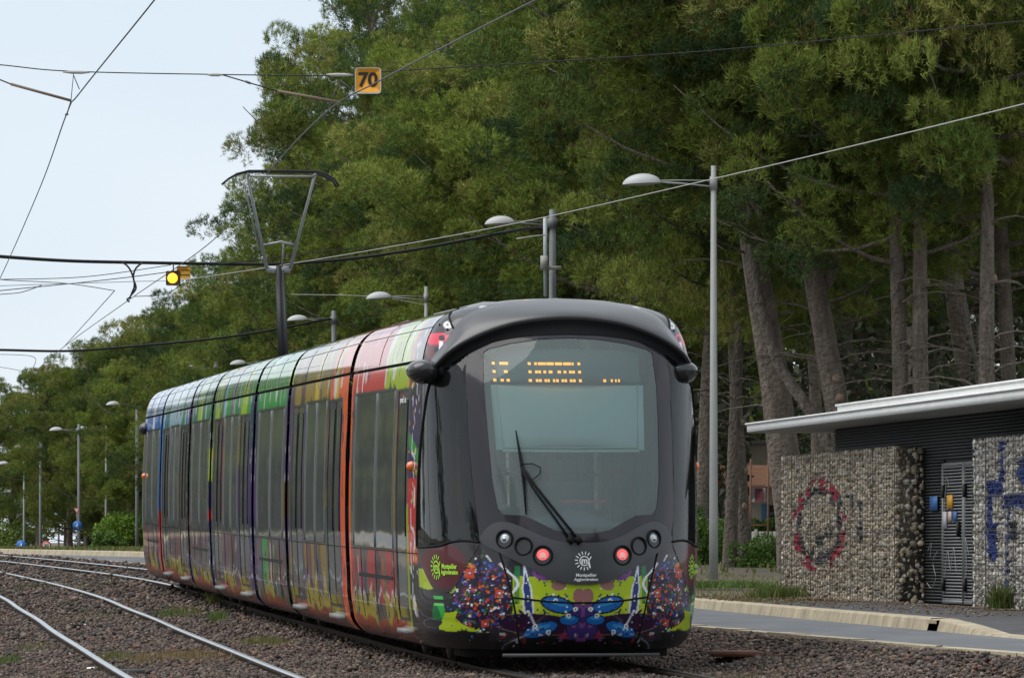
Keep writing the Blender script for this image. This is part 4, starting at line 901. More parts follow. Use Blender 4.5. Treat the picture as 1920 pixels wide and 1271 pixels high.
# ================================================================== BUILDING beside the road
bd = np.array([-.1276, 1.]); bd /= np.hypot(*bd); bn = np.array([-bd[1], bd[0]])   # along (away), outwards (towards the track)
B0 = np.array([5.51, 75.0])
def BW(a, o, z):
    a = np.asarray(a, float); o = np.asarray(o, float); z = np.asarray(z, float)
    return np.stack(np.broadcast_arrays(B0[0] + bd[0] * a + bn[0] * o, B0[1] + bd[1] * a + bn[1] * o, z), -1)
bT = lambda v: BW(v[:, 0], v[:, 1], v[:, 2])
bld = empty('utility_building', (B0[0], B0[1], .25), 'low flat roofed building with white roof edge, dark louvred wall and wire caged stone walls', 'building')
M_louv = mat('louvre_grey', (.24, .245, .25), .5, .3); M_wallb = mat('wall_dark', (.02, .02, .022), .8)
M_fascia = mat('white_fascia', (.82, .82, .81), .5, noise=(2.5, .08, 5, (1, 1, 1))); M_soffit = mat('soffit_grey', (.30, .29, .28), .8)
m = MB(); m.box((-14, -5.5, .24), (7.05, -.46, 2.90), bT); m.build('wall', M_wallb, bld)
# roof slabs
m = MB(); m.box((-16, -6.2, 2.90), (10.1, .38, 2.915), bT); m.build('soffit', M_soffit, bld)
m = MB(); m.box((-16, -6.25, 2.915), (10.13, .41, 3.03), bT); m.box((-16, -6.28, 3.033), (10.16, .44, 3.06), bT); m.build('roof', M_fascia, bld)
m = MB(); m.box((-16, -5.9, 3.062), (3.0, .28, 3.15), bT); m.box((-16, -5.93, 3.153), (3.03, .31, 3.18), bT); m.build('upper_roof', M_fascia, bld)
# louvred wall band and doors (recessed plane o = -.42)
m = MB()
for z in np.arange(2.30, 2.88, .045): m.box((-14, -.455, z), (7.03, -.425, z + .026), bT)
for z in np.arange(.28, 2.30, .045): m.box((-1.25, -.455, z), (1.2, -.425, z + .026), bT)
m.build('louvre', mat('louvre_shaded', (.035, .037, .040), .6), bld)  # darkened louvre copy: the shade under the roof is put into its colour
def leaf(a0, a1, z0, z1):
    m = MB()
    for z in np.arange(z0 + .05, z1 - .05, .045): m.box((a0 + .03, -.440, z), (a1 - .03, -.405, z + .024), bT)
    for (x0, x1, y0, y1) in ((a0, a0 + .04, z0, z1), (a1 - .04, a1, z0, z1)): m.box((x0, -.45, y0), (x1, -.395, y1), bT)
    m.box((a0 + .04, -.45, z0), (a1 - .04, -.398, z0 + .05), bT); m.box((a0 + .04, -.45, z1 - .05), (a1 - .04, -.398, z1), bT)
    return m.build('door', M_louv, bld)
M_hinge = mat('black_iron', (.01, .01, .01), .6)
for a0, a1 in ((-2.68, -1.28), (-4.2, -2.70)):
    lf = leaf(a0, a1, .27, 2.24)
    for z in (1.75, .45):
        m = MB(); m.box((a1 - .22, -.395, z), (a1 - .12, -.36, z + .18), bT); m.build('hinge', M_hinge, lf)
    m = MB(); m.box((a0 + .15, -.395, 1.2), (a0 + .22, -.35, 1.42), bT); m.build('handle', M_hinge, lf)
for (a0, a1, z0, z1, c, nm) in ((-1.0, -.5, 1.58, 1.78, (60, 110, 175), 'blue_notice'), (-2.02, -1.66, 1.60, 1.79, (225, 165, 30), 'yellow_notice'), (-1.62, -1.36, 1.32, 1.56, (190, 190, 195), 'grey_notice'), (-1.95, -1.72, 1.42, 1.56, (215, 190, 180), 'white_notice'), (-2.30, -2.05, 1.42, 1.56, (90, 110, 190), 'blue_notice')):
    m = MB(); m.box((a0, -.400, z0), (a1, -.388, z1), bT); sg_ = m.build('notice', mat(nm + '_paint', tuple(lin(c)), .5), bld)
M_scr = mat('pale_scribble', (.38, .39, .39), .7)
for pts in ([(-.3, .55), (-.6, .48), (-.9, .62), (-.7, .85), (-1.0, 1.0)], [(-1.5, .6), (-1.7, 1.0), (-1.9, .75), (-2.1, 1.05), (-2.3, .7)], [(-2.8, .5), (-2.95, .8), (-2.85, 1.2), (-3.1, .95)], [(-.35, 1.0), (-.6, 1.12), (-.5, .9)], [(-1.45, 1.3), (-1.6, 2.0), (-1.8, 1.9)]):
    P = sm(np.array(pts, float), 5); m = MB(); m.tube(BW(P[:, 0], -.392, P[:, 1]), .005, 4); m.build('scribble', M_scr, bld)
# gabion blocks: real stones in a wire cage
M_gst = mat('gabion_stone', rough=.95, attr='paint', noise=(22, .35, 5)); M_core = mat('gabion_core', (.10, .085, .065), 1.)
M_wire = mat('galvanised_wire', (.10, .10, .10), .5, .6)
def graffiti(a, z, c, which):
    P = c.copy(); n1 = vnoise(a * 7, z * 7, 4); n2 = vnoise(a * 3, z * 14, 6)
    if which == 'L':
        ea, ez = (a - 6.1) / 1.75, (z - 1.38) / .56; r = np.hypot(ea, ez)
        m = (np.abs(r - .98) < .10) & (n1 > .25); P[m] = (.04, .04, .045)
        m = (np.abs(np.hypot((a - 6.9) / .35, (z - 1.30) / .12) - .4) < .6) | (np.abs(np.hypot((a - 5.2) / .35, (z - 1.30) / .12) - .4) < .6) ; P[m & (n1 > .35)] = (.045, .05, .05)
        m = (np.abs(a - 6.1) < 1.2) & (z < 1.02) & (z > .86) & (n2 > .5); P[m] = (.05, .05, .05)
        m = (np.abs(a - 6.0) < .35) & (np.abs(z - 1.14) < .09); P[m] = (.06, .06, .06)
        m = (r > 1.0) & (r < 1.30) & (n2 > .55) ; P[m & ((z > 1.5) | (z < 1.12) | (np.abs(ea) > .95))] = (.33, .02, .05)
        m = (np.abs(a - 3.9) < .9) & (z > 1.45) & (z < 1.85) & (n1 > .60); P[m] = (.06, .065, .07)
        m = (np.abs(a - 2.9) < .35) & (z > 1.0) & (z < 1.75) & (n1 > .62); P[m] = (.06, .065, .08)
    else:
        blue = (.020, .045, .20)
        m = (a > -6.25) & (a < -5.95) & (z > 1.02) & (z < 1.94); P[m] = blue
        m = (a > -6.55) & (a < -6.0) & (z > .85 + .18 * np.abs(a + 6.3)) & (z < 1.38); P[m] = blue
        m = (a > -6.95) & (a < -6.0) & (z > 1.72) & (z < 1.95); P[m] = blue
        m = (a > -6.95) & (a < -6.70) & (z > 1.72) & (z < 2.45); P[m] = blue
        m = (a > -8.3) & (a < -6.9) & (np.abs(z - 1.66) < .09); P[m] = blue
        m = (np.abs(a + 7.15 + .12 * (z - 1)) < .08) & (z < 1.7) & (z > .5) ; P[m] = (.05, .08, .2)
        m = (np.hypot((a + 8.2) / .5, (z - 2.05) / .18) < 1); P[m] = blue
        m = (a < -7.3) & (a > -7.7) & (z < 1.4) & (z > 1.15); P[m] = (.03, .03, .04)
    return P
def gabion(a0, a1, label, pal, which):
    root = bld; m = MB(); m.box((a0 + .04, -.40, .20), (a1 - .04, -.06, 2.49), bT); core = tag(m.build('gabion_wall', M_core, bld), label)
    pal = np.array(pal); m = MB()
    def fill(A, O, Z, sz, nrm):
        n = len(A); bv, bf = stone_proto(0, rng); v = bv[None] * rng.uniform(.75, 1.12, (n, len(bv), 1)) * rng.uniform(.7, 1.25, (n, 1, 3)) * np.array([1.15, 1.15, .85])
        v = np.einsum('nij,nkj->nki', rand_rot(n, rng) * .6 + np.eye(3) * .4, v) * sz[:, None, None] * 1.15
        col = pal[rng.integers(0, len(pal), n)] * rng.uniform(.75, 1.4, (n, 1)); col = np.repeat(col, len(bv), axis=0)
        v[:, :, 0] += A[:, None]; v[:, :, 1] += O[:, None]; v[:, :, 2] += Z[:, None]; v = v.reshape(-1, 3)
        # stones are pressed flat against the mesh
        if nrm == 'f': v[:, 1] = np.minimum(v[:, 1], .0 + .012 * vnoise(v[:, 0] * 9, v[:, 2] * 9)); col = graffiti(v[:, 0], v[:, 2], col, which)
        v[:, 0] = np.clip(v[:, 0], a0, a1); v[:, 2] = np.minimum(v[:, 2], 2.51); v[:, 1] = np.clip(v[:, 1], -.42, .012)
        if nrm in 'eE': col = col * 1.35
        if nrm == 'e': v[:, 0] = np.maximum(v[:, 0], a0)
        if nrm == 'E': v[:, 0] = np.minimum(v[:, 0], a1)
        f_ = (bf[None] + (np.arange(n) * len(bv))[:, None, None]).reshape(-1, 3); m.add(bT(v), t=f_, c=col)
    s0 = .076; ga, gz = np.meshgrid(np.arange(a0 + s0 / 2, a1, s0), np.arange(.28, 2.50, s0 * .82)); ga = ga.ravel() + rng.uniform(-.03, .03, ga.size) ; gz = gz.ravel() + rng.uniform(-.025, .025, gz.size)
    fill(ga, -.045 + 0 * ga, gz, rng.uniform(.044, .064, ga.size), 'f')
    go, gz = np.meshgrid(np.arange(-.38, -.01, .092), np.arange(.27, 2.50, .075)); go = go.ravel() + rng.uniform(-.03, .03, go.size); gz = gz.ravel() + rng.uniform(-.025, .025, gz.size)
    fill(a0 + .05 + 0 * go, go, gz, rng.uniform(.05, .078, go.size), 'e'); fill(a1 - .05 + 0 * go, go, gz, rng.uniform(.05, .085, go.size), 'E')
    m.build('caged_stones', M_gst, core)
    m = MB()
    def wire(p, q_, r): m.tube(BW(np.array([p[0], q_[0]]), np.array([p[1], q_[1]]), np.array([p[2], q_[2]])), r, 4, caps=False)
    for z in np.arange(.25, 2.53, .0755): wire((a0, .016, z), (a1, .016, z), .0036); wire((a0 - .012, .01, z), (a0 - .012, -.41, z), .0028)
    for a in np.arange(a0, a1 + .05, .20): wire((a, .016, .22), (a, .016, 2.5), .003)
    for o in np.arange(-.4, .02, .1): wire((a0 - .012, o, .22), (a0 - .012, o, 2.5), .003)
    for z in (.82, 1.28, 1.74, 2.14): wire((a0, .022, z), (a1, .022, z), .006)
    for a in np.arange(a0, a1 + .1, 1.65): wire((a, .02, .22), (a, .02, 2.5), .005)
    m.build('wire_mesh', M_wire, core)
gabion(0., 9.2, 'warm beige caged stone wall with red and black spray paint', [(.40,.34,.25),(.34,.29,.22),(.46,.41,.33),(.30,.26,.20),(.38,.31,.22),(.42,.39,.34)], 'L')
gabion(-11., -5.17, 'pale grey caged stone wall with blue spray paint', [(.48,.46,.42),(.40,.38,.35),(.54,.52,.49),(.34,.32,.30),(.44,.40,.33)], 'R')
# thin rubble of leaves at the foot of the wall
n = 2000; A = rng.uniform(-14, 9.5, n); O = np.where(np.arange(n) < 1100, np.abs(rng.normal(0, .22, n)), rng.uniform(.1, 2.0, n)); P = BW(A, O, .27 + 0 * A); v, f_, c = stones(P, rng.uniform(.012, .035, n), np.array([(.16,.09,.05),(.22,.14,.08),(.10,.07,.05),(.3,.26,.2)])[rng.integers(0, 4, n)], rng, flat=.4)
m = MB(); m.add(v, t=f_, c=c); tag(m.build('leaf_litter', M_stone), 'brown dead leaves and chips along the foot of the stone walls', 'leaf litter', kind='stuff')
tuft(1881, 1140, 67.6, 900, .36, .07, GRN + OLV, 'weed_plant', 'green weed growing against the pale stone wall with blue paint', .23)
tuft(1462, 1100, 82.0, 1300, .22, .22, OLV + GRN, 'weed_plant', 'low green weeds at the left foot of the red painted stone wall', .25)
tuft(1340, 1105, 93.0, 1500, .14, .55, GRN, 'weed_plant', 'spread of fresh green leaves on the verge left of the lamp post', .32, .015)

# ================================================================== STREET LAMPS
M_pole = mat('lamp_pole_grey', (.26, .27, .26), .55, .2, noise=(3, .08, 4)); M_dish = mat('lamp_dish', (.42, .43, .43), .45); M_dishw = mat('lamp_under', (.35, .35, .34), .4)
def lamp_proto(name, H_, rb, rt, arm, two=False, mast=False):
    root = empty(name, (0, 0, 0))
    m = MB(); m.tube([(0, 0, -.3), (0, 0, 1.2), (0, 0, H_ + .35)], [rb, rb * .97, rt], 12 if not mast else 10); m.build('pole', M_pole, root, smooth=not mast)
    for sg in ((-1, 1) if two else (-1,)):
        m = MB(); m.tube([(0, -.03, H_ - .06), (sg * arm * .5, -.02, H_ + .0), (sg * (arm - .15), 0, H_ + .03)], .018, 6); m.tube([(0, .03, H_ + .06), (sg * arm * .5, .02, H_ + .07), (sg * (arm - .15), 0, H_ + .06)], .014, 6)
        m.tube([(0, 0, H_ - .12), (0, 0, H_ + .14)], rt * 1.5, 10); m.build('arm', M_pole, root)
        ph = np.linspace(0, np.pi / 2, 9)[:, None]; th = np.linspace(0, 2 * np.pi, 29)[None]; cx = sg * (arm + .22)
        X = cx + .38 * np.cos(ph) * np.cos(th); Y = .24 * np.cos(ph) * np.sin(th); Z = H_ + .0 + .20 * np.sin(ph) ** 1.1 + 0 * th + .05 * (X - cx) * -sg
        m = MB(); m.grid(np.stack([X, Y, Z], -1)); hd = m.build('lamp_head', M_dish, root, smooth=True)
        r_ = np.linspace(1, 0, 4)[:, None]; m = MB(); m.grid(np.stack([cx + .37 * r_ * np.cos(th), .23 * r_ * np.sin(th), H_ - .005 - .03 * (1 - r_ ** 2) + .05 * (.37 * r_ * np.cos(th)) * -sg], -1)); m.build('lamp_glass', M_dishw, hd, smooth=True)
    return root
LAMP = lamp_proto('street_lamp', 7.75, .088, .052, 1.18)
M_pole0 = M_pole; M_pole = mat('mast_grey', (.15, .16, .165), .55, .2); MAST = lamp_proto('lamp_mast', 8.2, .105, .09, 1.10, mast=True); M_pole = M_pole0
MAST2 = lamp_proto('lamp_mast', 8.0, .14, .13, .75, two=False, mast=True)
def place(proto, used, px, topy, Y, Hm, label, cat, grp, basepy=None):
    o = proto if not used else copy_tree(proto)
    x = (px - CX0) * Y / FPX; ztop = HC + (CY0 - topy) * Y / FPX; s = 1.0
    o.location = (x, Y, ztop - Hm); o.scale = (s, s, 1); tag(o, label, cat, grp); return o
L1 = [(1338, 338, 102, 'nearest tall grey street lamp, between the tram and the stone walled building'), (799, 555, 155, 'street lamp whose arm shows just over the cab end of the tram roof'),
      (199, 803, 305, 'slim street lamp standing on the verge just left of the tram tail'), (45, 868, 350, 'slim street lamp at the far left edge with its head cut by the frame'), (506, 680, 230, 'street lamp hidden by the tram roof, its head right of the pantograph foot side trees'), (110, 893, 400, 'small distant slim post between two thicker masts at the left')]
L1[4] = (506, 680, 232, 'street lamp mostly hidden behind the tram roof, higher of two heads')
for i, (px, ty, Y, lb) in enumerate(L1): place(LAMP, i > 0, px, ty, Y, 7.82, lb, 'street lamp', 'slim street lamps along the verge')
L2 = [(1036, 416, 131, 'tall thick mast with lamp and cable clamps right behind the tram roof'), (626, 598, 190, 'thick mast with lamp holding the lowest black cable'), (405, 690, 250, 'mast hidden behind the rear cars, lower lamp head over the tram roof'),
      (257, 757, 285, 'thick grey mast beside the tail of the tram'), (148, 805, 300, 'thick grey mast with a blue road sign at its foot'), (76, 838, 330, 'thick mast at far left near the red ringed sign')]
for i, (px, ty, Y, lb) in enumerate(L2): place(MAST, i > 0, px, ty, Y, 8.25, lb, 'mast', 'lamp masts carrying the overhead cables')
bpy.data.objects.remove(MAST2.children[0].children[0]) if False else None
def kill(o):
    for ch in list(o.children): kill(ch)
    bpy.data.objects.remove(o)
kill(MAST2)

# ================================================================== OVERHEAD LINE
M_cable = mat('black_cable', (.012, .012, .013), .6); M_wiregrey = mat('grey_wire', (.10, .10, .11), .5, .4); M_ins = mat('insulator_grey', (.42, .41, .38), .6); M_rod = mat('brown_rod', (.20, .14, .10), .7)
def cat(px, py, Y): return at(px, py, Y)
def line(name, pts, r, label, catg, material, sub=10, group=None, samples=True):
    """cable through (px,py,Y) way points at their own distances"""
    P = sm(np.array([at(*p) for p in pts]), sub); m = MB(); m.tube(P, r, 6, caps=False)
    return tag(m.build(name, material, origin=tuple(P[0])), label, catg, group)
Y1, Y2 = 63., 110.
line('contact_wire', [(430, -180, 44), (290, 0, 50), (150, 174, 61.5), (125, 214, 65), (75, 352, 84), (0, 522, 106), (-60, 640, 128)], .0085, 'contact wire over the empty track, running off to the left edge', 'overhead wire', M_wiregrey)
line('contact_wire', [(1330, -160, 47), (1005, 0, 51.5), (715, 150, 60), (610, 212, 63), (497, 330, 76.5), (400, 450, 92), (245, 560, 110), (120, 650, 135), (40, 720, 160)], .0085, 'contact wire over the tram, touched by its pantograph', 'overhead wire', M_wiregrey)
sp1 = line('span_wire', [(-160, 108, 63), (0, 122, 63), (130, 134, 63), (400, 140, 63), (640, 142, 63), (715, 135, 63), (1300, 98, 63), (1920, 40, 63), (2300, 8, 63)], .0075, 'thin upper span wire crossing the whole picture behind the speed board', 'overhead wire', M_cable)
for a, b in ((118, 168), (388, 418), (612, 662)):
    pa, pb = at(a, 135.5 if a < 300 else 140.5, 63), at(b, 136.5 if a < 300 else 141, 63); m = MB(); m.tube([pa, pa * .7 + pb * .3, pa * .3 + pb * .7, pb], [.008, .02, .02, .008], 8); m.build('insulator', M_ins, sp1)
def hw(name, pts, r, mt, label, catg, Y, group=None):
    m = MB(); P = np.array([at(p[0], p[1], Y) for p in pts]); m.tube(P, r, 8); return tag(m.build(name, mt, origin=tuple(P[0])), label, catg, group)
ra = hw('registration_arm', [(-60, 130), (0, 150), (20, 158)], .008, M_cable, 'brown steady arm holding the wire of the empty track', 'steady arm', Y1)
m = MB(); m.tube([at(20, 158, Y1), at(133, 189, Y1)], .017, 8); m.build('arm_tube', M_rod, ra)
m = MB(); m.tube([at(133, 190, Y1), at(138, 137, Y1)], .005, 5); m.tube([at(138, 142, Y1), at(149, 168, Y1)], .006, 5); m.tube([at(133, 190, Y1), at(125, 216, Y1)], .008, 5); m.tube([at(128, 214, Y1), at(122, 216, Y1)], .014, 6); m.build('hanger', M_wiregrey, ra)
ra = hw('registration_arm', [(418, 141), (465, 155), (522, 172)], .008, M_cable, 'brown steady arm holding the tram wire left of the speed board', 'steady arm', Y1)
m = MB(); m.tube([at(520, 171, Y1), at(636, 192, Y1)], .017, 8); m.build('arm_tube', M_rod, ra)
m = MB(); m.tube([at(637, 152, Y1), at(610, 212, Y1)], .005, 5); m.tube([at(637, 150, Y1), at(664, 172, Y1)], .009, 5); m.tube([at(460, 153, Y1), at(470, 157, Y1)], .016, 6); m.tube([at(613, 206, Y1), at(608, 220, Y1)], .014, 6); m.build('hanger', M_wiregrey, ra)
# speed board
def rounded(px, py, w, h, r, Y, dy=0.):
    c = at(px, py, Y); out = []
    for cx, cz, a0 in ((w/2-r, h/2-r, 0), (-w/2+r, h/2-r, 90), (-w/2+r, -h/2+r, 180), (w/2-r, -h/2+r, 270)):
        for k in range(7): a = R(a0 + k * 15); out.append((c[0] + cx + r * math.cos(a), c[1] - dy, c[2] + cz + r * math.sin(a)))
    return np.array(out)
def slab(poly, th, name, material, parent=None, label=None, catg=None):
    k = len(poly); m = MB(); back = poly + (0, th, 0); c = poly.mean(0)
    m.add(np.vstack([poly, back, [c], [c + (0, th, 0)]]), q=[(i, i + k, (i + 1) % k + k, (i + 1) % k) for i in range(k)], t=[(2 * k, (i + 1) % k, i) for i in range(k)] + [(2 * k + 1, k + i, k + (i + 1) % k) for i in range(k)])
    o = m.build(name, material, parent, origin=None if parent else tuple(c)); return tag(o, label, catg)
def flat_text(s, size, c, parent, material, name='numerals', bold=0., sx=1.):
    v, t = text_mesh(s, size, bold); P = np.stack([c[0] + v[:, 0] * sx, c[1] + 0 * v[:, 0], c[2] + v[:, 1]], -1); m = MB(); m.add(P, t=t); return m.build(name, material, parent)
M_sw = mat('sign_white', (.80, .80, .78), .5); M_sy = mat('sign_yellow', (.85, .36, .015), .5); M_sb = mat('sign_black', (.01, .01, .01), .5)
sb = slab(rounded(690, 151.5, .315, .315, .04, 63.0, .02), .02, 'speed_board', M_sw, None, 'square amber speed board reading 70 hung from the upper span wire', 'speed sign')
slab(rounded(690, 151.5, .285, .285, .03, 63.0, .024), .003, 'sign_face', M_sy, sb); flat_text('70', .235, at(690, 151.5, 63.0) - (0, .029, 0), sb, M_sb, bold=.008)
# black feeder cables of the far spans
M_ = []
def sagline(pts, r, *a, **k): return line('feeder_cable', pts, r, *a, **k)
c2 = sagline([(-120, 470, 105), (0, 481, 108), (125, 489, 111), (240, 492, 113), (420, 495, 116), (520, 495, 118), (640, 487, 121), (760, 471, 124), (880, 449, 127.5), (985, 429, 130.5), (1030, 432, 131)], .040, 'thick black cable from the mast behind the tram to the left edge, upper one', 'cable', M_cable, sub=8)
line('span_wire', [(1022, 420, 131), (985, 431, 130), (760, 455, 124), (480, 487, 117), (240, 520, 113), (0, 545, 108), (-100, 556, 106)], .010, 'thin span wire just under the thick upper cable', 'overhead wire', M_cable)
m = MB()
for pts in ([(228, 491), (240, 500), (248, 515), (252, 535), (247, 550), (244, 557)], [(268, 492), (255, 503), (250, 520), (255, 540), (246, 553)], [(245, 557), (238, 562), (243, 566)]): m.tube(sm([at(a, b, 112) for a, b in pts], 5), .022, 6)
m.build('cable_drop', M_cable, c2)
sagline([(-120, 655, 150), (0, 656, 155), (125, 658, 160), (240, 650, 165), (400, 635, 175), (520, 617, 183), (600, 601, 189), (628, 598, 190)], .042, 'thick black cable passing low behind the pantograph foot', 'cable', M_cable, sub=8)
line('span_wire', [(-60, 541, 106), (0, 536, 107), (245, 528, 110), (345, 524, 110), (530, 497, 104), (760, 458, 97), (1000, 412, 90), (1340, 335, 80), (1640, 264, 74), (1920, 195, 70), (2100, 148, 68)], .008, 'pale wire climbing across the lamp post to the right edge', 'overhead wire', M_ins)
for i, pts in enumerate(([(-40, 512, 112), (0, 524, 112), (120, 531, 111), (215, 545, 110)], [(-40, 556, 112), (0, 552, 112), (40, 548, 112), (78, 535, 111)], [(215, 545, 110), (170, 595, 125), (120, 650, 140)], [(252, 556, 110), (310, 551, 110), (345, 530, 110)],
                         [(-30, 664, 160), (60, 668, 161), (62, 690, 161)], [(-40, 684, 165), (0, 688, 165), (45, 696, 165)], [(0, 524, 111), (160, 519, 112), (320, 497, 114)])):
    line('span_wire', pts, .009, ['thin wire meeting the left wire clamp below the thick cable', 'short curved wire at the left edge under the thick cable', 'wire descending leftwards towards the far trees', 'wire from the cable drop to the amber signal', 'wire hanging from the lowest black cable at left', 'lowest thin wire at the left edge above the far trees', 'faint wire rising from the left edge to the amber signal'][i], 'overhead wire', M_cable)
line('span_wire', [(545, 552, 155), (700, 556, 155), (798, 572, 155)], .012, 'pair of thin stays beside the lamp over the tram roof', 'overhead wire', M_ins)
# amber flashing signal
sig = slab(rounded(325, 522, .30, .30, .03, 109, .09), .10, 'signal_lamp', M_sb, None, 'lit amber signal lamp hanging from the thick black cable', 'signal')
m = MB(); c = at(324, 522, 109) - (0, .10, 0); m.lathe(c, [(.001, .04), (.06, .033), (.105, .0), (.108, -.02)], 24, (0, -1, 0)); m.build('amber_lens', mat('lit_amber', (.9, .4, .02), .3, emit=(1., .50, .03), emit_s=1.5), sig, smooth=True)
m = MB(); m.tube([at(325, 495, 109), at(325, 509, 109)], .015, 6); m.build('hanger', M_cable, sig)
yb = slab(rounded(344, 511, .29, .27, .015, 112, .02), .02, 'signal_board', mat('amber_board', (.62, .30, .02), .6), None, 'amber backing board with a dark grid behind the signal lamp', 'sign board')
m = MB()
for k in (-.05, .05): m.box(tuple(at(344, 511, 112) + (-.13, -.03, k - .008)), tuple(at(344, 511, 112) + (.13, -.022, k + .008)))
m.build('board_lettering', M_sb, yb)
# fittings on the mast behind the tram
m = MB(); m.tube([at(1022, 408, 130.6), at(1023, 556, 130.6)], .05, 8); pp = tag(m.build('conduit_pole', mat('pale_pole', (.42, .46, .48), .5), origin=tuple(at(1022, 556, 130.6))), 'thin pale pole strapped to the thick mast behind the tram roof', 'pole')
m = MB(); c = at(1020, 492, 130.3); m.box(tuple(c + (-.09, -.1, -.16)), tuple(c + (.09, .1, .16))); m.build('control_box', M_ins, pp)
m = MB(); m.box(tuple(at(1014, 505, 130.4)), tuple(at(1052, 500, 130.7))); m.tube([at(968, 448, 130.4), at(1000, 443, 130.4), at(1022, 441, 130.4)], .02, 6); m.build('bracket', M_ins, pp)

# ================================================================== TREES
M_needle = mat('pine_needles', rough=.75, attr='paint', transl=.08, spec=.15, rand=.22)
M_bark = mat('pine_bark', (.17, .14, .115), .95, noise=(7, .6, 8, (1, 1, .3)), bump=(11, 1., .14), rand=.25)
def needle_mesh(mb, C, D, col, rg, nn=12, L=.17, w=.010, spread=.9):
    n = len(C); d = D[:, None] * .75 + rg.normal(0, spread * .6, (n, nn, 3)); d /= np.linalg.norm(d, axis=-1, keepdims=True)
    base = C[:, None] + rg.normal(0, .035, (n, nn, 3)); tip = base + d * (L * rg.uniform(.7, 1.2, (n, nn, 1)))
    s = np.cross(d, rg.normal(size=(n, nn, 3))); s /= np.linalg.norm(s, axis=-1, keepdims=True) + 1e-9; s *= w
    v = np.stack([base - s, base + s, tip], 2).reshape(-1, 3); t = np.arange(len(v)).reshape(-1, 3)
    c = np.repeat(col[:, None] * rg.uniform(.8, 1.2, (n, nn, 1)), 3, axis=1).reshape(-1, 3)
    mb.add(v, t=t, c=c)
PAL = np.array([(.165,.215,.038),(.205,.245,.052),(.108,.160,.034),(.068,.112,.032),(.235,.245,.065),(.045,.082,.030)])
def make_pine(seed, H_, h0, Rx, lean=(0, 0), tr=.30, ncl=150, sparse=1., label_sep=True, nn=12, L=.17, w=.011, topf=1., stubs=True, fork=False):
    rg = np.random.default_rng(seed); root = empty('pine_tree', (0, 0, 0))
    zz = np.linspace(0, 1, 12); wob = np.cumsum(rg.normal(0, .10, (12, 2)), axis=0); wob -= wob[0]
    T_ = np.stack([lean[0] * zz ** 1.2 + wob[:, 0] * zz, lean[1] * zz + wob[:, 1] * zz, zz * H_ * .93 - .3], -1)
    rad = tr * (1 - zz) ** .75 * .95 + .03; rad[0] *= 1.25
    m = MB(); m.tube(T_, rad, 12, caps=False); tk = lambda f_: np.array([np.interp(f_, zz, T_[:, i]) for i in range(3)]).T
    trunk = m.build('trunk', M_bark, root, smooth=True)
    C = []; RR = []; lm = MB()
    if fork:
        b = tk(.13); lm.tube(sm([b, b + (-.7, 0, 1.3), b + (-1.5, .1, 2.6), b + (-1.9, .2, 4.6), b + (-2.0, .3, 7.)], 5), np.linspace(.15, .06, 21), 9, caps=False); b = tk(.36); lm.tube(sm([b, b + (.5, .2, 1.2), b + (.7, .3, 3.2), b + (.4, .4, 6.)], 5), np.linspace(.13, .05, 16), 8, caps=False); b = tk(.40); lm.tube(sm([b, b + (-.9, 0, .9), b + (-1.6, 0, 2.)], 5), np.linspace(.10, .05, 11), 8)
    nl = int(16 + H_ * .9)
    for i in range(nl):
        f_ = h0 + (1 - h0) * (i + rg.random()) / nl * .98; b = tk(f_ * .97); az = i * 2.4 + rg.normal(0, .4)
        prof = math.sin(math.pi * min(1, max(.04, (f_ - h0) / (1 - h0) * .72 + .26))) ** .7
        Ln = Rx * prof * rg.uniform(.65, 1.12); up = rg.uniform(.10, .55) * (1 if f_ < .8 else 1.6)
        k = 6; q = np.linspace(0, 1, k); az2 = az + rg.normal(0, .15) * q
        P = b + np.stack([np.cos(az2) * Ln * q, np.sin(az2) * Ln * q, Ln * (up * q - .25 * q * (1 - q) * 2)], -1)
        lm.tube(P, np.interp(q, [0, 1], [max(.035, tr * .30 * (1 - f_) + .03), .015]), 5, caps=False)
        ncl_i = max(4, int(ncl / nl * (prof + .3)))
        for _ in range(ncl_i):
            qq = rg.uniform(.28, 1.05) ** .8; p = np.array([np.interp(qq, q, P[:, j]) for j in range(3)]) + rg.normal(0, 1, 3) * (.10 + .13 * Ln, .10 + .13 * Ln, .22 + .05 * Ln)
            C.append(p); RR.append(rg.uniform(.42, .85) * (.8 + .06 * Rx)); 
            if rg.random() < .35:
                pb = np.array([np.interp(qq * .8, q, P[:, j]) for j in range(3)]); lm.tube([pb, (pb + p) / 2 + (0, 0, .1), p], [.018, .012, .006], 4, caps=False)
    for _ in range(10):  # dead lower twigs
        f_ = rg.uniform(h0 * .45, h0 * 1.1); b = tk(f_); az = rg.uniform(0, 6.28); Ln = rg.uniform(.8, 2.6); q = np.linspace(0, 1, 5)
        P = b + np.stack([np.cos(az + q) * Ln * q, np.sin(az + q) * Ln * q, Ln * (.5 * q - .5 * q * q)], -1); lm.tube(P, np.linspace(.03, .006, 5), 4, caps=False)
    lm.build('limbs', M_bark, trunk)
    if stubs:
        for _ in range(6):
            sm_ = MB()
            f_ = rg.uniform(.08, h0); b = tk(f_); az = rg.uniform(3.4, 6.0); r_ = np.interp(f_, zz, rad); dr_ = np.array([math.cos(az), math.sin(az), .25])
            sm_.lathe(b + dr_ * r_ * .8, [(.09, 0), (.085, .07), (.06, .10), (.001, .105)], 9, dr_)
            sm_.build('branch_scar', mat('cut_wood', (.24, .17, .12), .9, noise=(9, .3, 4)), trunk)
    C = np.array(C); RR = np.array(RR); nt_ = (RR ** 2 * 170 * sparse).astype(int) + 8
    idx = np.repeat(np.arange(len(C)), nt_); n = len(idx)
    d = rg.normal(size=(n, 3)); d[:, 2] = d[:, 2] * .8 + .35; d /= np.linalg.norm(d, axis=1)[:, None]
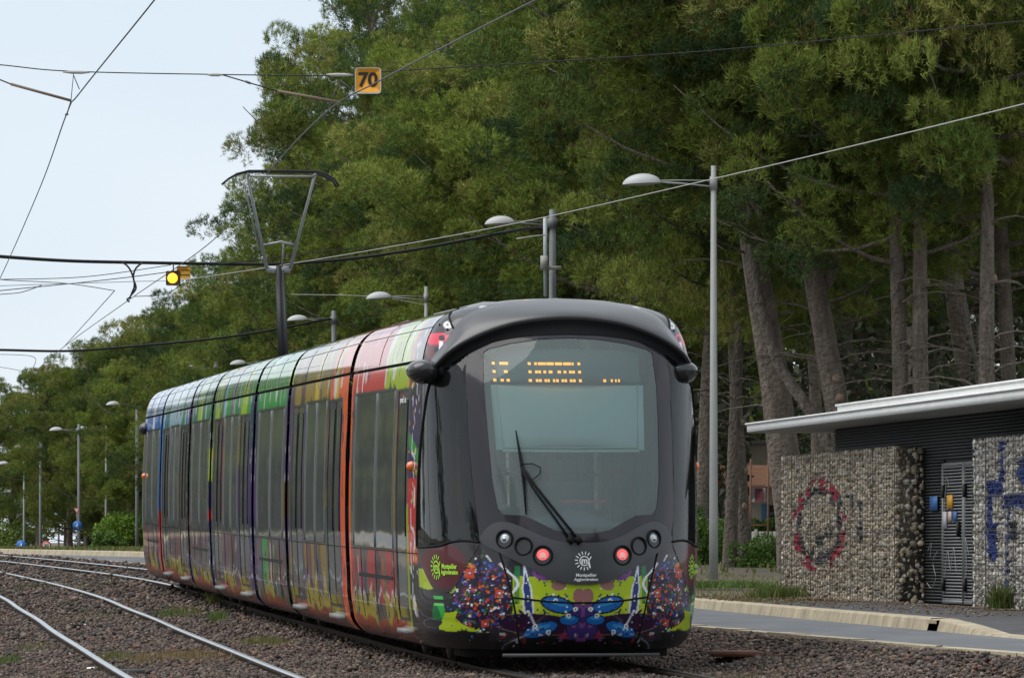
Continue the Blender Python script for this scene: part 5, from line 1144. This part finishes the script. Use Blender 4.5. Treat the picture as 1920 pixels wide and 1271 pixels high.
    rr = RR[idx, None] * rg.uniform(.30, 1.0, (n, 1)) ** .4; P = C[idx] + d * rr * np.array([1, 1, .62])
    D = d * .7 + np.array([0, 0, .55]); D /= np.linalg.norm(D, axis=1)[:, None]
    cc = PAL[rg.choice(len(PAL), len(C), p=[.26, .20, .22, .16, .10, .06])][idx] * rg.uniform(.75, 1.25, (n, 1))
    dead = rg.random(n) < .025; cc[dead] = (.13, .075, .035)
    cm = MB(); needle_mesh(cm, P, D, cc, rg, nn, L, w)
    # cones
    k = 60; ci = rg.integers(0, len(C), k); v, f_, c_ = stones(C[ci] + rg.normal(0, .3, (k, 3)), rg.uniform(.035, .06, k), np.tile([(.035, .022, .015)], (k, 1)), rg, flat=1.1); cm.add(v, t=f_, c=c_)
    cm.build('crown', M_needle, root); return root
PR = {}
PR['tallA'] = make_pine(11, 21, .30, 6.0, (1.2, 0), .23, 215, 1.0, stubs=False)
PR['tallB'] = make_pine(12, 20, .38, 5.2, (-1.0, .5), .19, 205, 1.0, stubs=False)
PR['umb'] = make_pine(13, 16, .49, 4.3, (-2.9, 0), .34, 210, 1.05, stubs=False)
PR['fork'] = make_pine(23, 17, .47, 4.2, (-3.4, .4), .27, 200, 1.05, fork=True)
PR['umb2'] = make_pine(14, 17, .48, 5.0, (-1.3, .6), .23, 200, 1.05)
PR['low'] = make_pine(15, 14, .16, 4.8, (.6, 0), .22, 200, 1.0, stubs=False)
PR['low2'] = make_pine(16, 13, .12, 4.4, (-.6, 0), .20, 190, 1.0, stubs=False)
used = set()
def pine(kind, px, Y, H_=None, rot=0., label='', group=None, zb=None, sc=None):
    base = {'fork': 17, 'tallA': 21, 'tallB': 20, 'umb': 16, 'umb2': 17, 'low': 14, 'low2': 13}[kind]
    o = PR[kind] if kind not in used else copy_tree(PR[kind]); used.add(kind)
    x = (px - CX0) * Y / FPX; s = (H_ or base) / base; z = float(zG(np.array([x]), np.array([Y]))[0]) if zb is None else zb
    o.location = (x, Y, z); o.rotation_euler = (0, 0, R(rot)); sx = sc or s; o.scale = (sx, sx, s); tag(o, label, 'tree', group); return o
TREES = [('umb', 1500, 111, 17.5, 0, 'pine with the thickest leaning trunk, rising behind the left end of the stone building'), ('fork', 1622, 109, 18, 0, 'forked pine with sawn branch scars on its trunk, above the roof step'),
 ('tallB', 1694, 106, 18, 90, 'slender wavy trunk between the scarred pine and the straight one'), ('umb2', 1733, 106, 18.5, 90, 'straight thick pine trunk above the middle of the white roof', .8), ('umb2', 1853, 104, 18.5, 100, 'straight pine trunk near the right edge above the white roof', .8),
 ('tallB', 1905, 110, 19, 10, 'dark pine trunk at the right edge of the picture'), ('tallA', 1368, 116, 19, 20, 'dark thick pine just right of the nearest lamp post', .62), ('umb2', 1398, 117, 16, 0, 'thinner upright pine between the lamp post and the stone wall', .66),
 ('tallA', 1312, 124, 20, 20, 'pine whose trunk stands between the tram nose and the nearest lamp post', .66), ('tallB', 1215, 144, 20, 60, 'pine filling the space above the right of the tram cab'), ('umb', 1120, 164, 18, 310, 'pine with bare grey twigs right of the mast behind the cab'),
 ('tallA', 1010, 168, 20, 200, 'tall pine directly behind the thick mast'), ('tallB', 900, 174, 21, 280, 'tall pine behind the second lamp head above the tram'), ('tallA', 800, 198, 22, 330, 'tall pine behind the speed board'),
 ('tallB', 700, 204, 22.5, 150, 'tall pine right of the pantograph head'), ('tallA', 668, 226, 28, 75, 'tallest pine against the sky, its branch reaching over the pantograph', 1.02),  ('tallA', 740, 232, 27, 200, 'dense pine crown against the sky just right of the speed board', 1.05), ('low', 590, 212, 15, 10, 'dense mid height pine behind the pantograph'),
 ('low2', 505, 245, 14.5, 60, 'pine crown just left of the pantograph mast'), ('low', 440, 260, 15.5, 200, 'pine whose top meets the sky left of the pantograph'), ('low2', 375, 276, 14.5, 100, 'pine below and left of the amber signal'),
 ('low', 305, 300, 14.5, 300, 'pine behind the tail of the tram'), ('low2', 245, 320, 14, 20, 'rounded pine above the tail of the tram'), ('low', 185, 325, 13.5, 150, 'pine behind the slim lamp left of the tram'),
 ('low2', 130, 345, 13, 250, 'pine behind the mast with the blue sign'), ('low', 72, 365, 13.2, 45, 'pine behind the far left masts'), ('low2', 20, 385, 12.5, 170, 'last pine at the left edge of the picture'), ('low', -40, 400, 12.5, 90, 'pine just cut by the left edge of the picture')]
for k, px, Y, H_, rot, lb, *sc1 in TREES: pine(k, px, Y, H_, rot, lb, sc=(sc1[0] if sc1 else None))
# deeper rows
rg = np.random.default_rng(5); G2 = 'pines standing deeper in the wood behind the roadside row'; i = 0
kinds = ['tallA', 'tallB', 'umb', 'umb2', 'low', 'low2']
for row, (off, dens) in enumerate(((5.5, 9), (11, 10), (18, 11), (27, 13))):
    Y = 100 + row * 3
    while Y < 400:
        xrow = np.interp(Y, [90, 118, 140, 200, 285, 345, 400], [5.8, 4.2, .8, -6.3, -19.5, -29.2, -39.5]) + off + rg.normal(0, 1.2)
        px = CX0 + FPX * xrow / Y
        if px < 2250 and not (1385 < px < 1490 and Y < 200) and not (Y < 120 and px > 1350 and row == 0): pine((['umb', 'umb2', 'fork', 'tallB'][(i * 5 + row) % 4] if px > 1250 else kinds[(i * 5 + row) % 4]) if Y < 210 else kinds[4 + i % 2], px, Y, (rg.uniform(17, 21) if Y < 200 else rg.uniform(12.5, 15)), rg.uniform(0, 360), 'pine in the deeper rows of the wood, mostly hidden by nearer crowns', G2)
        Y += dens * rg.uniform(.8, 1.25) * (1 if Y < 200 else 1.3); i += 1
# trees on the far side of the left road: outside the frame, seen only mirrored in the tram glass
for j, (x, y, hh) in enumerate([(-34 - 6.0 * q, 226 + (q % 3) * 7 + q * 1.5, 16 + q % 3) for q in range(11)] + [(-42 - 7 * q, 252 + (q % 2) * 8, 18) for q in range(10)]):
    o = pine(['low', 'low2'][j % 2], CX0 + FPX * x / y, y, hh, j * 50, 'pine beyond the bend, outside the picture', 'pines beyond the bend', zb=.6)
for j, (x, y, hh) in enumerate(((-25, 44, 7), (-19, 30, 6.5), (-31, 62, 8.5), (-29, 104, 11), (-31, 112, 13), (-37, 125, 14), (-42, 105, 12))):
    o = pine(['low', 'low2'][j % 2], CX0 + FPX * x / y, y, hh, j * 50, 'pine across the left road, outside the picture', 'pines across the left road', zb=.0)
for j, (x, y, hh) in enumerate(((-14, 33, 12), (-12.5, 19, 13), (-18, 8, 15), (12, 28, 13), (15, 14, 15), (11, -2, 15), (-6, -16, 16), (4, -21, 16), (-13, -12, 15), (13, -16, 15))):  # unseen pines added round the camera to darken reflections in the nose
    o = copy_tree(PR[['low', 'umb', 'tallB', 'low2'][j % 4]]); o.location = (x, y, .2); o.rotation_euler = (0, 0, j); q = hh / {'low': 14, 'umb': 16, 'tallB': 20, 'low2': 13}[['low', 'umb', 'tallB', 'low2'][j % 4]]; o.scale = (q, q, q)
    tag(o, 'unseen pine added behind or beside the camera for dark reflections', 'tree', 'unseen pines added round the camera')
# dark mass of the wood behind the rows
def leaf_cloud(mb, P, size, col, rg):
    n = len(P); a = rg.normal(size=(n, 3)); a /= np.linalg.norm(a, axis=1)[:, None]; b = np.cross(a, rg.normal(size=(n, 3))); b /= np.linalg.norm(b, axis=1)[:, None]
    s = size[:, None]; v = np.stack([P - a * s, P + b * s * .5, P + a * s, P - b * s * .5], 1).reshape(-1, 3); mb.add(v, q=np.arange(n * 4).reshape(-1, 4), c=np.repeat(col, 4, axis=0))
M_leaf = mat('broad_leaves', rough=.6, attr='paint', transl=.25, spec=.3)
m = MB(); n = 40000; X = rng.uniform(-100, -31, n); Y = 232 + rng.uniform(-3, 3, n) - (X + 31) * -.05; Z = .5 + rng.random(n) * (4 + 3 * vnoise(X * .2, Y * .1, 5))  # leaf bank added out of view, blocking bright sky in the window reflections
leaf_cloud(m, np.stack([X, Y, Z], -1), rng.uniform(.25, .5, n), np.array([(.05,.07,.03),(.07,.085,.035),(.05,.05,.03)])[rng.integers(0, 3, n)], rng)
tag(m.build('hedge', M_leaf), 'unseen tall hedge added beyond the bend to darken window reflections', 'hedge', kind='stuff')
m = MB(); n = 190000; Y = 100 + 330 * rng.random(n) ** 1.3
xr = np.interp(Y, [90, 118, 140, 200, 285, 345, 400], [5.8, 4.2, .8, -6.3, -19.5, -29.2, -39.5]); X = xr + 6 + (Y < 125) * 6 + rng.random(n) ** 1.2 * 34
Z = np.interp(Y, [100, 400], [.3, .6]) + rng.random(n) ** 1.4 * np.where(vnoise(X * .35, Y * .2, 8) > .35, 8.5, 5.0)
keep = ~((CX0 + FPX * X / Y > 1405) & (CX0 + FPX * X / Y < 1475) & (Y < 215))
X, Y, Z = X[keep], Y[keep], Z[keep]; n = len(X)
leaf_cloud(m, np.stack([X, Y, Z], -1), rng.uniform(.08, .22, n) * (.6 + Y / 300), np.array([(.030,.048,.018),(.045,.060,.022),(.028,.034,.016),(.05,.045,.03)])[rng.integers(0, 4, n)], rng)
tag(m.build('undergrowth', M_leaf), 'dark tangled undergrowth and shrubs filling the wood', 'undergrowth', kind='stuff')
# bright shrubs
def shrub(px, py_base, Y, w, h, label, pal, n=5000, zb=None, name='shrub'):
    x = (px - CX0) * Y / FPX; zb = float(zG(np.array([x]), np.array([Y]))[0]) if zb is None else zb; mm = MB(); k = 14
    C = np.stack([x + rng.normal(0, w * .33, k), Y + rng.normal(0, w * .3, k), zb + rng.uniform(.15, .8, k) * h], -1); idx = rng.integers(0, k, n); d = rng.normal(size=(n, 3)); d /= np.linalg.norm(d, axis=1)[:, None]
    P = C[idx] + d * rng.uniform(.5, 1, (n, 1)) ** .5 * np.array([w * .28, w * .28, h * .26]); P[:, 2] = np.maximum(P[:, 2], zb)
    leaf_cloud(mm, P, rng.uniform(.03, .06, n) * (Y / 130), np.array(pal)[rng.integers(0, len(pal), n)] * rng.uniform(.7, 1.3, (n, 1)), rng)
    root = empty(name, (x, Y, zb), label, 'shrub'); mm.build('foliage', M_leaf, root); s_ = MB()
    for j in range(5): s_.tube([(x, Y, zb - .1), tuple(C[j] * .6 + np.array([x, Y, zb]) * .4), tuple(C[j])], [.03, .02, .01], 4)
    s_.build('stems', M_bark, root)
LG = [(.10,.19,.03), (.13,.22,.04), (.07,.14,.03)]
shrub(1432, 1085, 116, 1.1, 1.0, 'bright green shrub right of the thin pine, beside the stone wall', LG, zb=.35); shrub(1345, 1085, 121, 1.3, 1.3, 'green shrub between the lamp post and the dark pine', LG, zb=.35)
shrub(1316, 1050, 119, .7, 1.6, 'narrow green shrub against the edge of the tram nose', LG, zb=.35); shrub(1432, 985, 150, 1.0, .9, 'green hedge top above the grey board fence', LG, zb=1.0)
shrub(250, 1030, 300, 3.2, 2.2, 'bright lime bush at the foot of the far left masts', [(.16,.28,.03), (.20,.32,.04), (.12,.22,.03)], 5000); shrub(40, 1030, 370, 7.5, 2.0, 'yellow green bushes at the far left edge', [(.14,.21,.04), (.18,.24,.06)], 6000); shrub(205, 1030, 290, 1.5, 1.0, 'small dark green bush on the far verge beside the tram', LG, 1500)

# house and fence seen between the trunks
hs = empty('house', (8.2, 172, 1.), 'pale house with orange tiled roof and a blue shutter seen between the trunks', 'house')
hb = lambda p, Y: at(p[0], p[1], Y)
M_hw = mat('cream_render', (.55, .47, .38), .9, noise=(1, .1, 4)); M_tile = mat('terracotta_tiles', (.50, .24, .14), .85, noise=(6, .3, 3, (.3, 1, 5)))
m = MB(); m.box((7.3, 172, .5), (14.0, 180, 3.05)); m.build('wall', M_hw, hs)
m = MB(); m.add([(7.0, 171.4, 2.95), (14.3, 171.4, 2.95), (14.3, 176, 3.72), (7.0, 176, 3.72), (7.0, 180.6, 2.95), (14.3, 180.6, 2.95)], q=[(0, 1, 2, 3), (3, 2, 5, 4)]); m.build('roof', M_tile, hs)
m = MB(); m.box((8.35, 171.94, 1.7), (8.95, 171.99, 2.35)); wn = m.build('window', mat('window_dark', (.05, .06, .07), .2), hs)
m = MB(); m.box((8.2, 171.90, 1.65), (8.42, 171.935, 2.4)); m.build('shutter', mat('blue_shutter', (.12, .30, .50), .6), wn)
h2 = empty('house', (8.5, 190, 1.), 'taller cream house showing above the orange roof', 'house'); m = MB(); m.box((7.6, 192, .5), (15, 198, 4.7)); m.build('wall', M_hw, h2)
m = MB(); m.box((7.4, 191.8, 4.703), (15.2, 198.2, 4.85)); m.build('roof', M_soffit, h2)
fn = empty('board_fence', (6.6, 140, .5), 'grey board fence behind the shrub and the thin pine', 'fence')
m = MB()
for k in range(22): x = 4.9 + k * .19; m.box((x, 140, .3), (x + .17, 140.03, 1.42))
m.build('boards', mat('weathered_boards', (.30, .29, .26), .9, noise=(8, .25, 4)), fn)
for x in (5.0, 6.5, 7.9): m = MB(); m.box((x, 140.03, .3), (x + .08, 140.1, 1.48)); m.build('fence_post', mat('weathered_boards'), fn)
sc_ = empty('rusty_scaffold', (6.3, 130, .5), 'rusty iron scaffold standing in front of the orange roofed house', 'scaffold')
for x in (5.92, 6.36): m = MB(); m.tube([(x, 130, .3), (x + .02, 130, 3.2)], .03, 6); m.build('post', M_rust if False else mat('rusty_iron', (.20, .10, .06), .8), sc_)
m = MB(); 
for z in (1.55, 2.5): m.tube([(5.92, 130, z), (6.4, 130, z)], .02, 6); 
m.build('rail_bar', mat('rusty_iron'), sc_)
fb = slab(rounded(1421, 925, .38, .42, .02, 131, 0), .02, 'notice_board', mat('grey_board', (.30, .27, .27), .7), None, 'grey board with a red shape fixed on the rusty frame', 'board')
slab(rounded(1423, 928, .20, .32, .02, 130.97, 0), .005, 'red_shape', mat('faded_red', (.16, .04, .05), .8), fb)

# far left road signs
def rsign(px, py, Y, r, kind, label, pole_base=1032):
    c = at(px, py, Y); root = empty('road_sign', tuple(at(px, pole_base, Y)), label, 'road sign')
    if kind in ('blue', 'blue2'):
        m = MB(); m.lathe(c, [(.001, .02), (r, .02), (r, 0)], 24, (0, -1, 0)); m.build('sign_plate', mat('sign_blue', (.03, .18, .60), .5), root)
        m = MB(); m.box(tuple(c + (-r * .12, -.03, -r * .5)), tuple(c + (r * .12, -.022, r * .4))); m.add([tuple(c + (-r * .5, -.03, -r * .05)), tuple(c + (r * .12, -.03, -r * .62)), tuple(c + (r * .25, -.03, -r * .45)), tuple(c + (-r * .35, -.03, r * .1))], q=[(0, 1, 2, 3)]); m.build('white_arrow', M_sw, root)
    if kind == 'ring':
        m = MB(); m.lathe(c, [(.001, .02), (r, .02), (r, 0)], 24, (0, -1, 0)); m.build('sign_plate', mat('sign_red', (.55, .03, .03), .5), root)
        m = MB(); m.lathe(c - (0, .003, 0), [(.001, .02), (r * .72, .02)], 24, (0, -1, 0)); m.build('sign_face', M_sw, root); flat_text('30', r * .95, c - (0, .03, 0), root, M_sb, bold=.004)
    if kind == 'tri':
        v = [c + (-r, -.02, r * .8), c + (r, -.02, r * .8), c + (0, -.02, -r * .9)]; m = MB(); m.add(v, t=[(0, 2, 1)]); m.add([p + (0, .02, 0) for p in v], t=[(0, 1, 2)]); m.build('sign_plate', mat('sign_red'), root)
        m = MB(); m.add([c + (-r * .6, -.026, r * .55), c + (r * .6, -.026, r * .55), c + (0, -.026, -r * .5)], t=[(0, 2, 1)]); m.build('sign_face', M_sw, root)
    m = MB(); m.tube([tuple(at(px, pole_base + 2, Y) + (0, .03, 0)), tuple(c + (0, .03, .0))], .03, 6); m.build('sign_post', M_pole, root)
rsign(40, 1022, 300, .30, 'blue', 'round blue arrow sign low at the far left', 1033); rsign(87, 1023, 300, .29, 'ring', 'small round sign with a red ring at far left', 1033)
rsign(145, 985, 260, .24, 'blue2', 'round blue sign on the foot of the mast left of the tram'); rsign(144, 957, 262, .2, 'tri', 'small red edged sign above the round blue one on the same mast', 980)
# litter and small track fittings
def scrap(name, px, py, s, col, label, catg):
    x, y = gpt(px, py); z = float(zG(np.array([x]), np.array([y]))[0]) + .03; g = np.linspace(-1, 1, 9); A, B = np.meshgrid(g, g, indexing='ij'); rr = np.random.default_rng(int(px))
    Z = z + s * (.45 * vnoise(A * 2 + px, B * 2, 3) + .25 * vnoise(A * 5, B * 5, 4)); m = MB(); m.grid(np.stack([x + A * s, y + B * s * 1.2, Z], -1)); tag(m.build(name, mat(name + '_mat', col, .6), origin=(x, y, z)), label, catg)
scrap('plastic_bag', 147, 1163, .09, (.50, .52, .52), 'crumpled clear plastic bag between the empty track rails', 'litter'); scrap('paper_scrap', 1415, 1195, .07, (.55, .36, .33), 'pinkish paper scrap by the road kerb', 'litter')
scrap('white_carton', 1549, 1266, .05, (.8, .8, .8), 'white carton at the bottom edge of the picture', 'litter'); scrap('foil_scrap', 170, 1237, .035, (.8, .8, .75), 'small white scrap beside the empty track', 'litter')
def plate(name, px, py, w, d, col, label, catg, zz=.05, rough=.8):
    x, y = gpt(px, py); z = float(zG(np.array([x]), np.array([y]))[0]) + zz; m = MB(); m.box((x - w, y - d, z - .05), (x + w, y + d, z)); tag(m.build(name, mat(name + '_mat', col, rough, noise=(6, .3, 5)), origin=(x, y, z)), label, catg)
plate('rusty_plate', 1430, 1228, .50, .35, (.15, .065, .04), 'flat rusty plate lying in the ballast right of the tram', 'plate', .028); plate('iron_strip', 250, 1241, .18, .30, (.035, .032, .03), 'short dark iron strip in the ballast at lower left', 'plate', .045)
x_ = 9.6; mst = empty('line_mast', (x_, 63, 0), 'mast of the upper span wire, outside the picture on the right', 'mast'); m = MB(); m.tube([(x_, 63, -.2), (x_, 63, 8.2)], .13, 10); m.build('pole', M_pole, mst)
x_ = -16.; mst = empty('line_mast', (x_, 63, 0), 'mast of the upper span wire, outside the picture on the left', 'mast'); m = MB(); m.tube([(x_, 63, -.2), (x_, 63, 8.2)], .13, 10); m.build('pole', M_pole, mst)
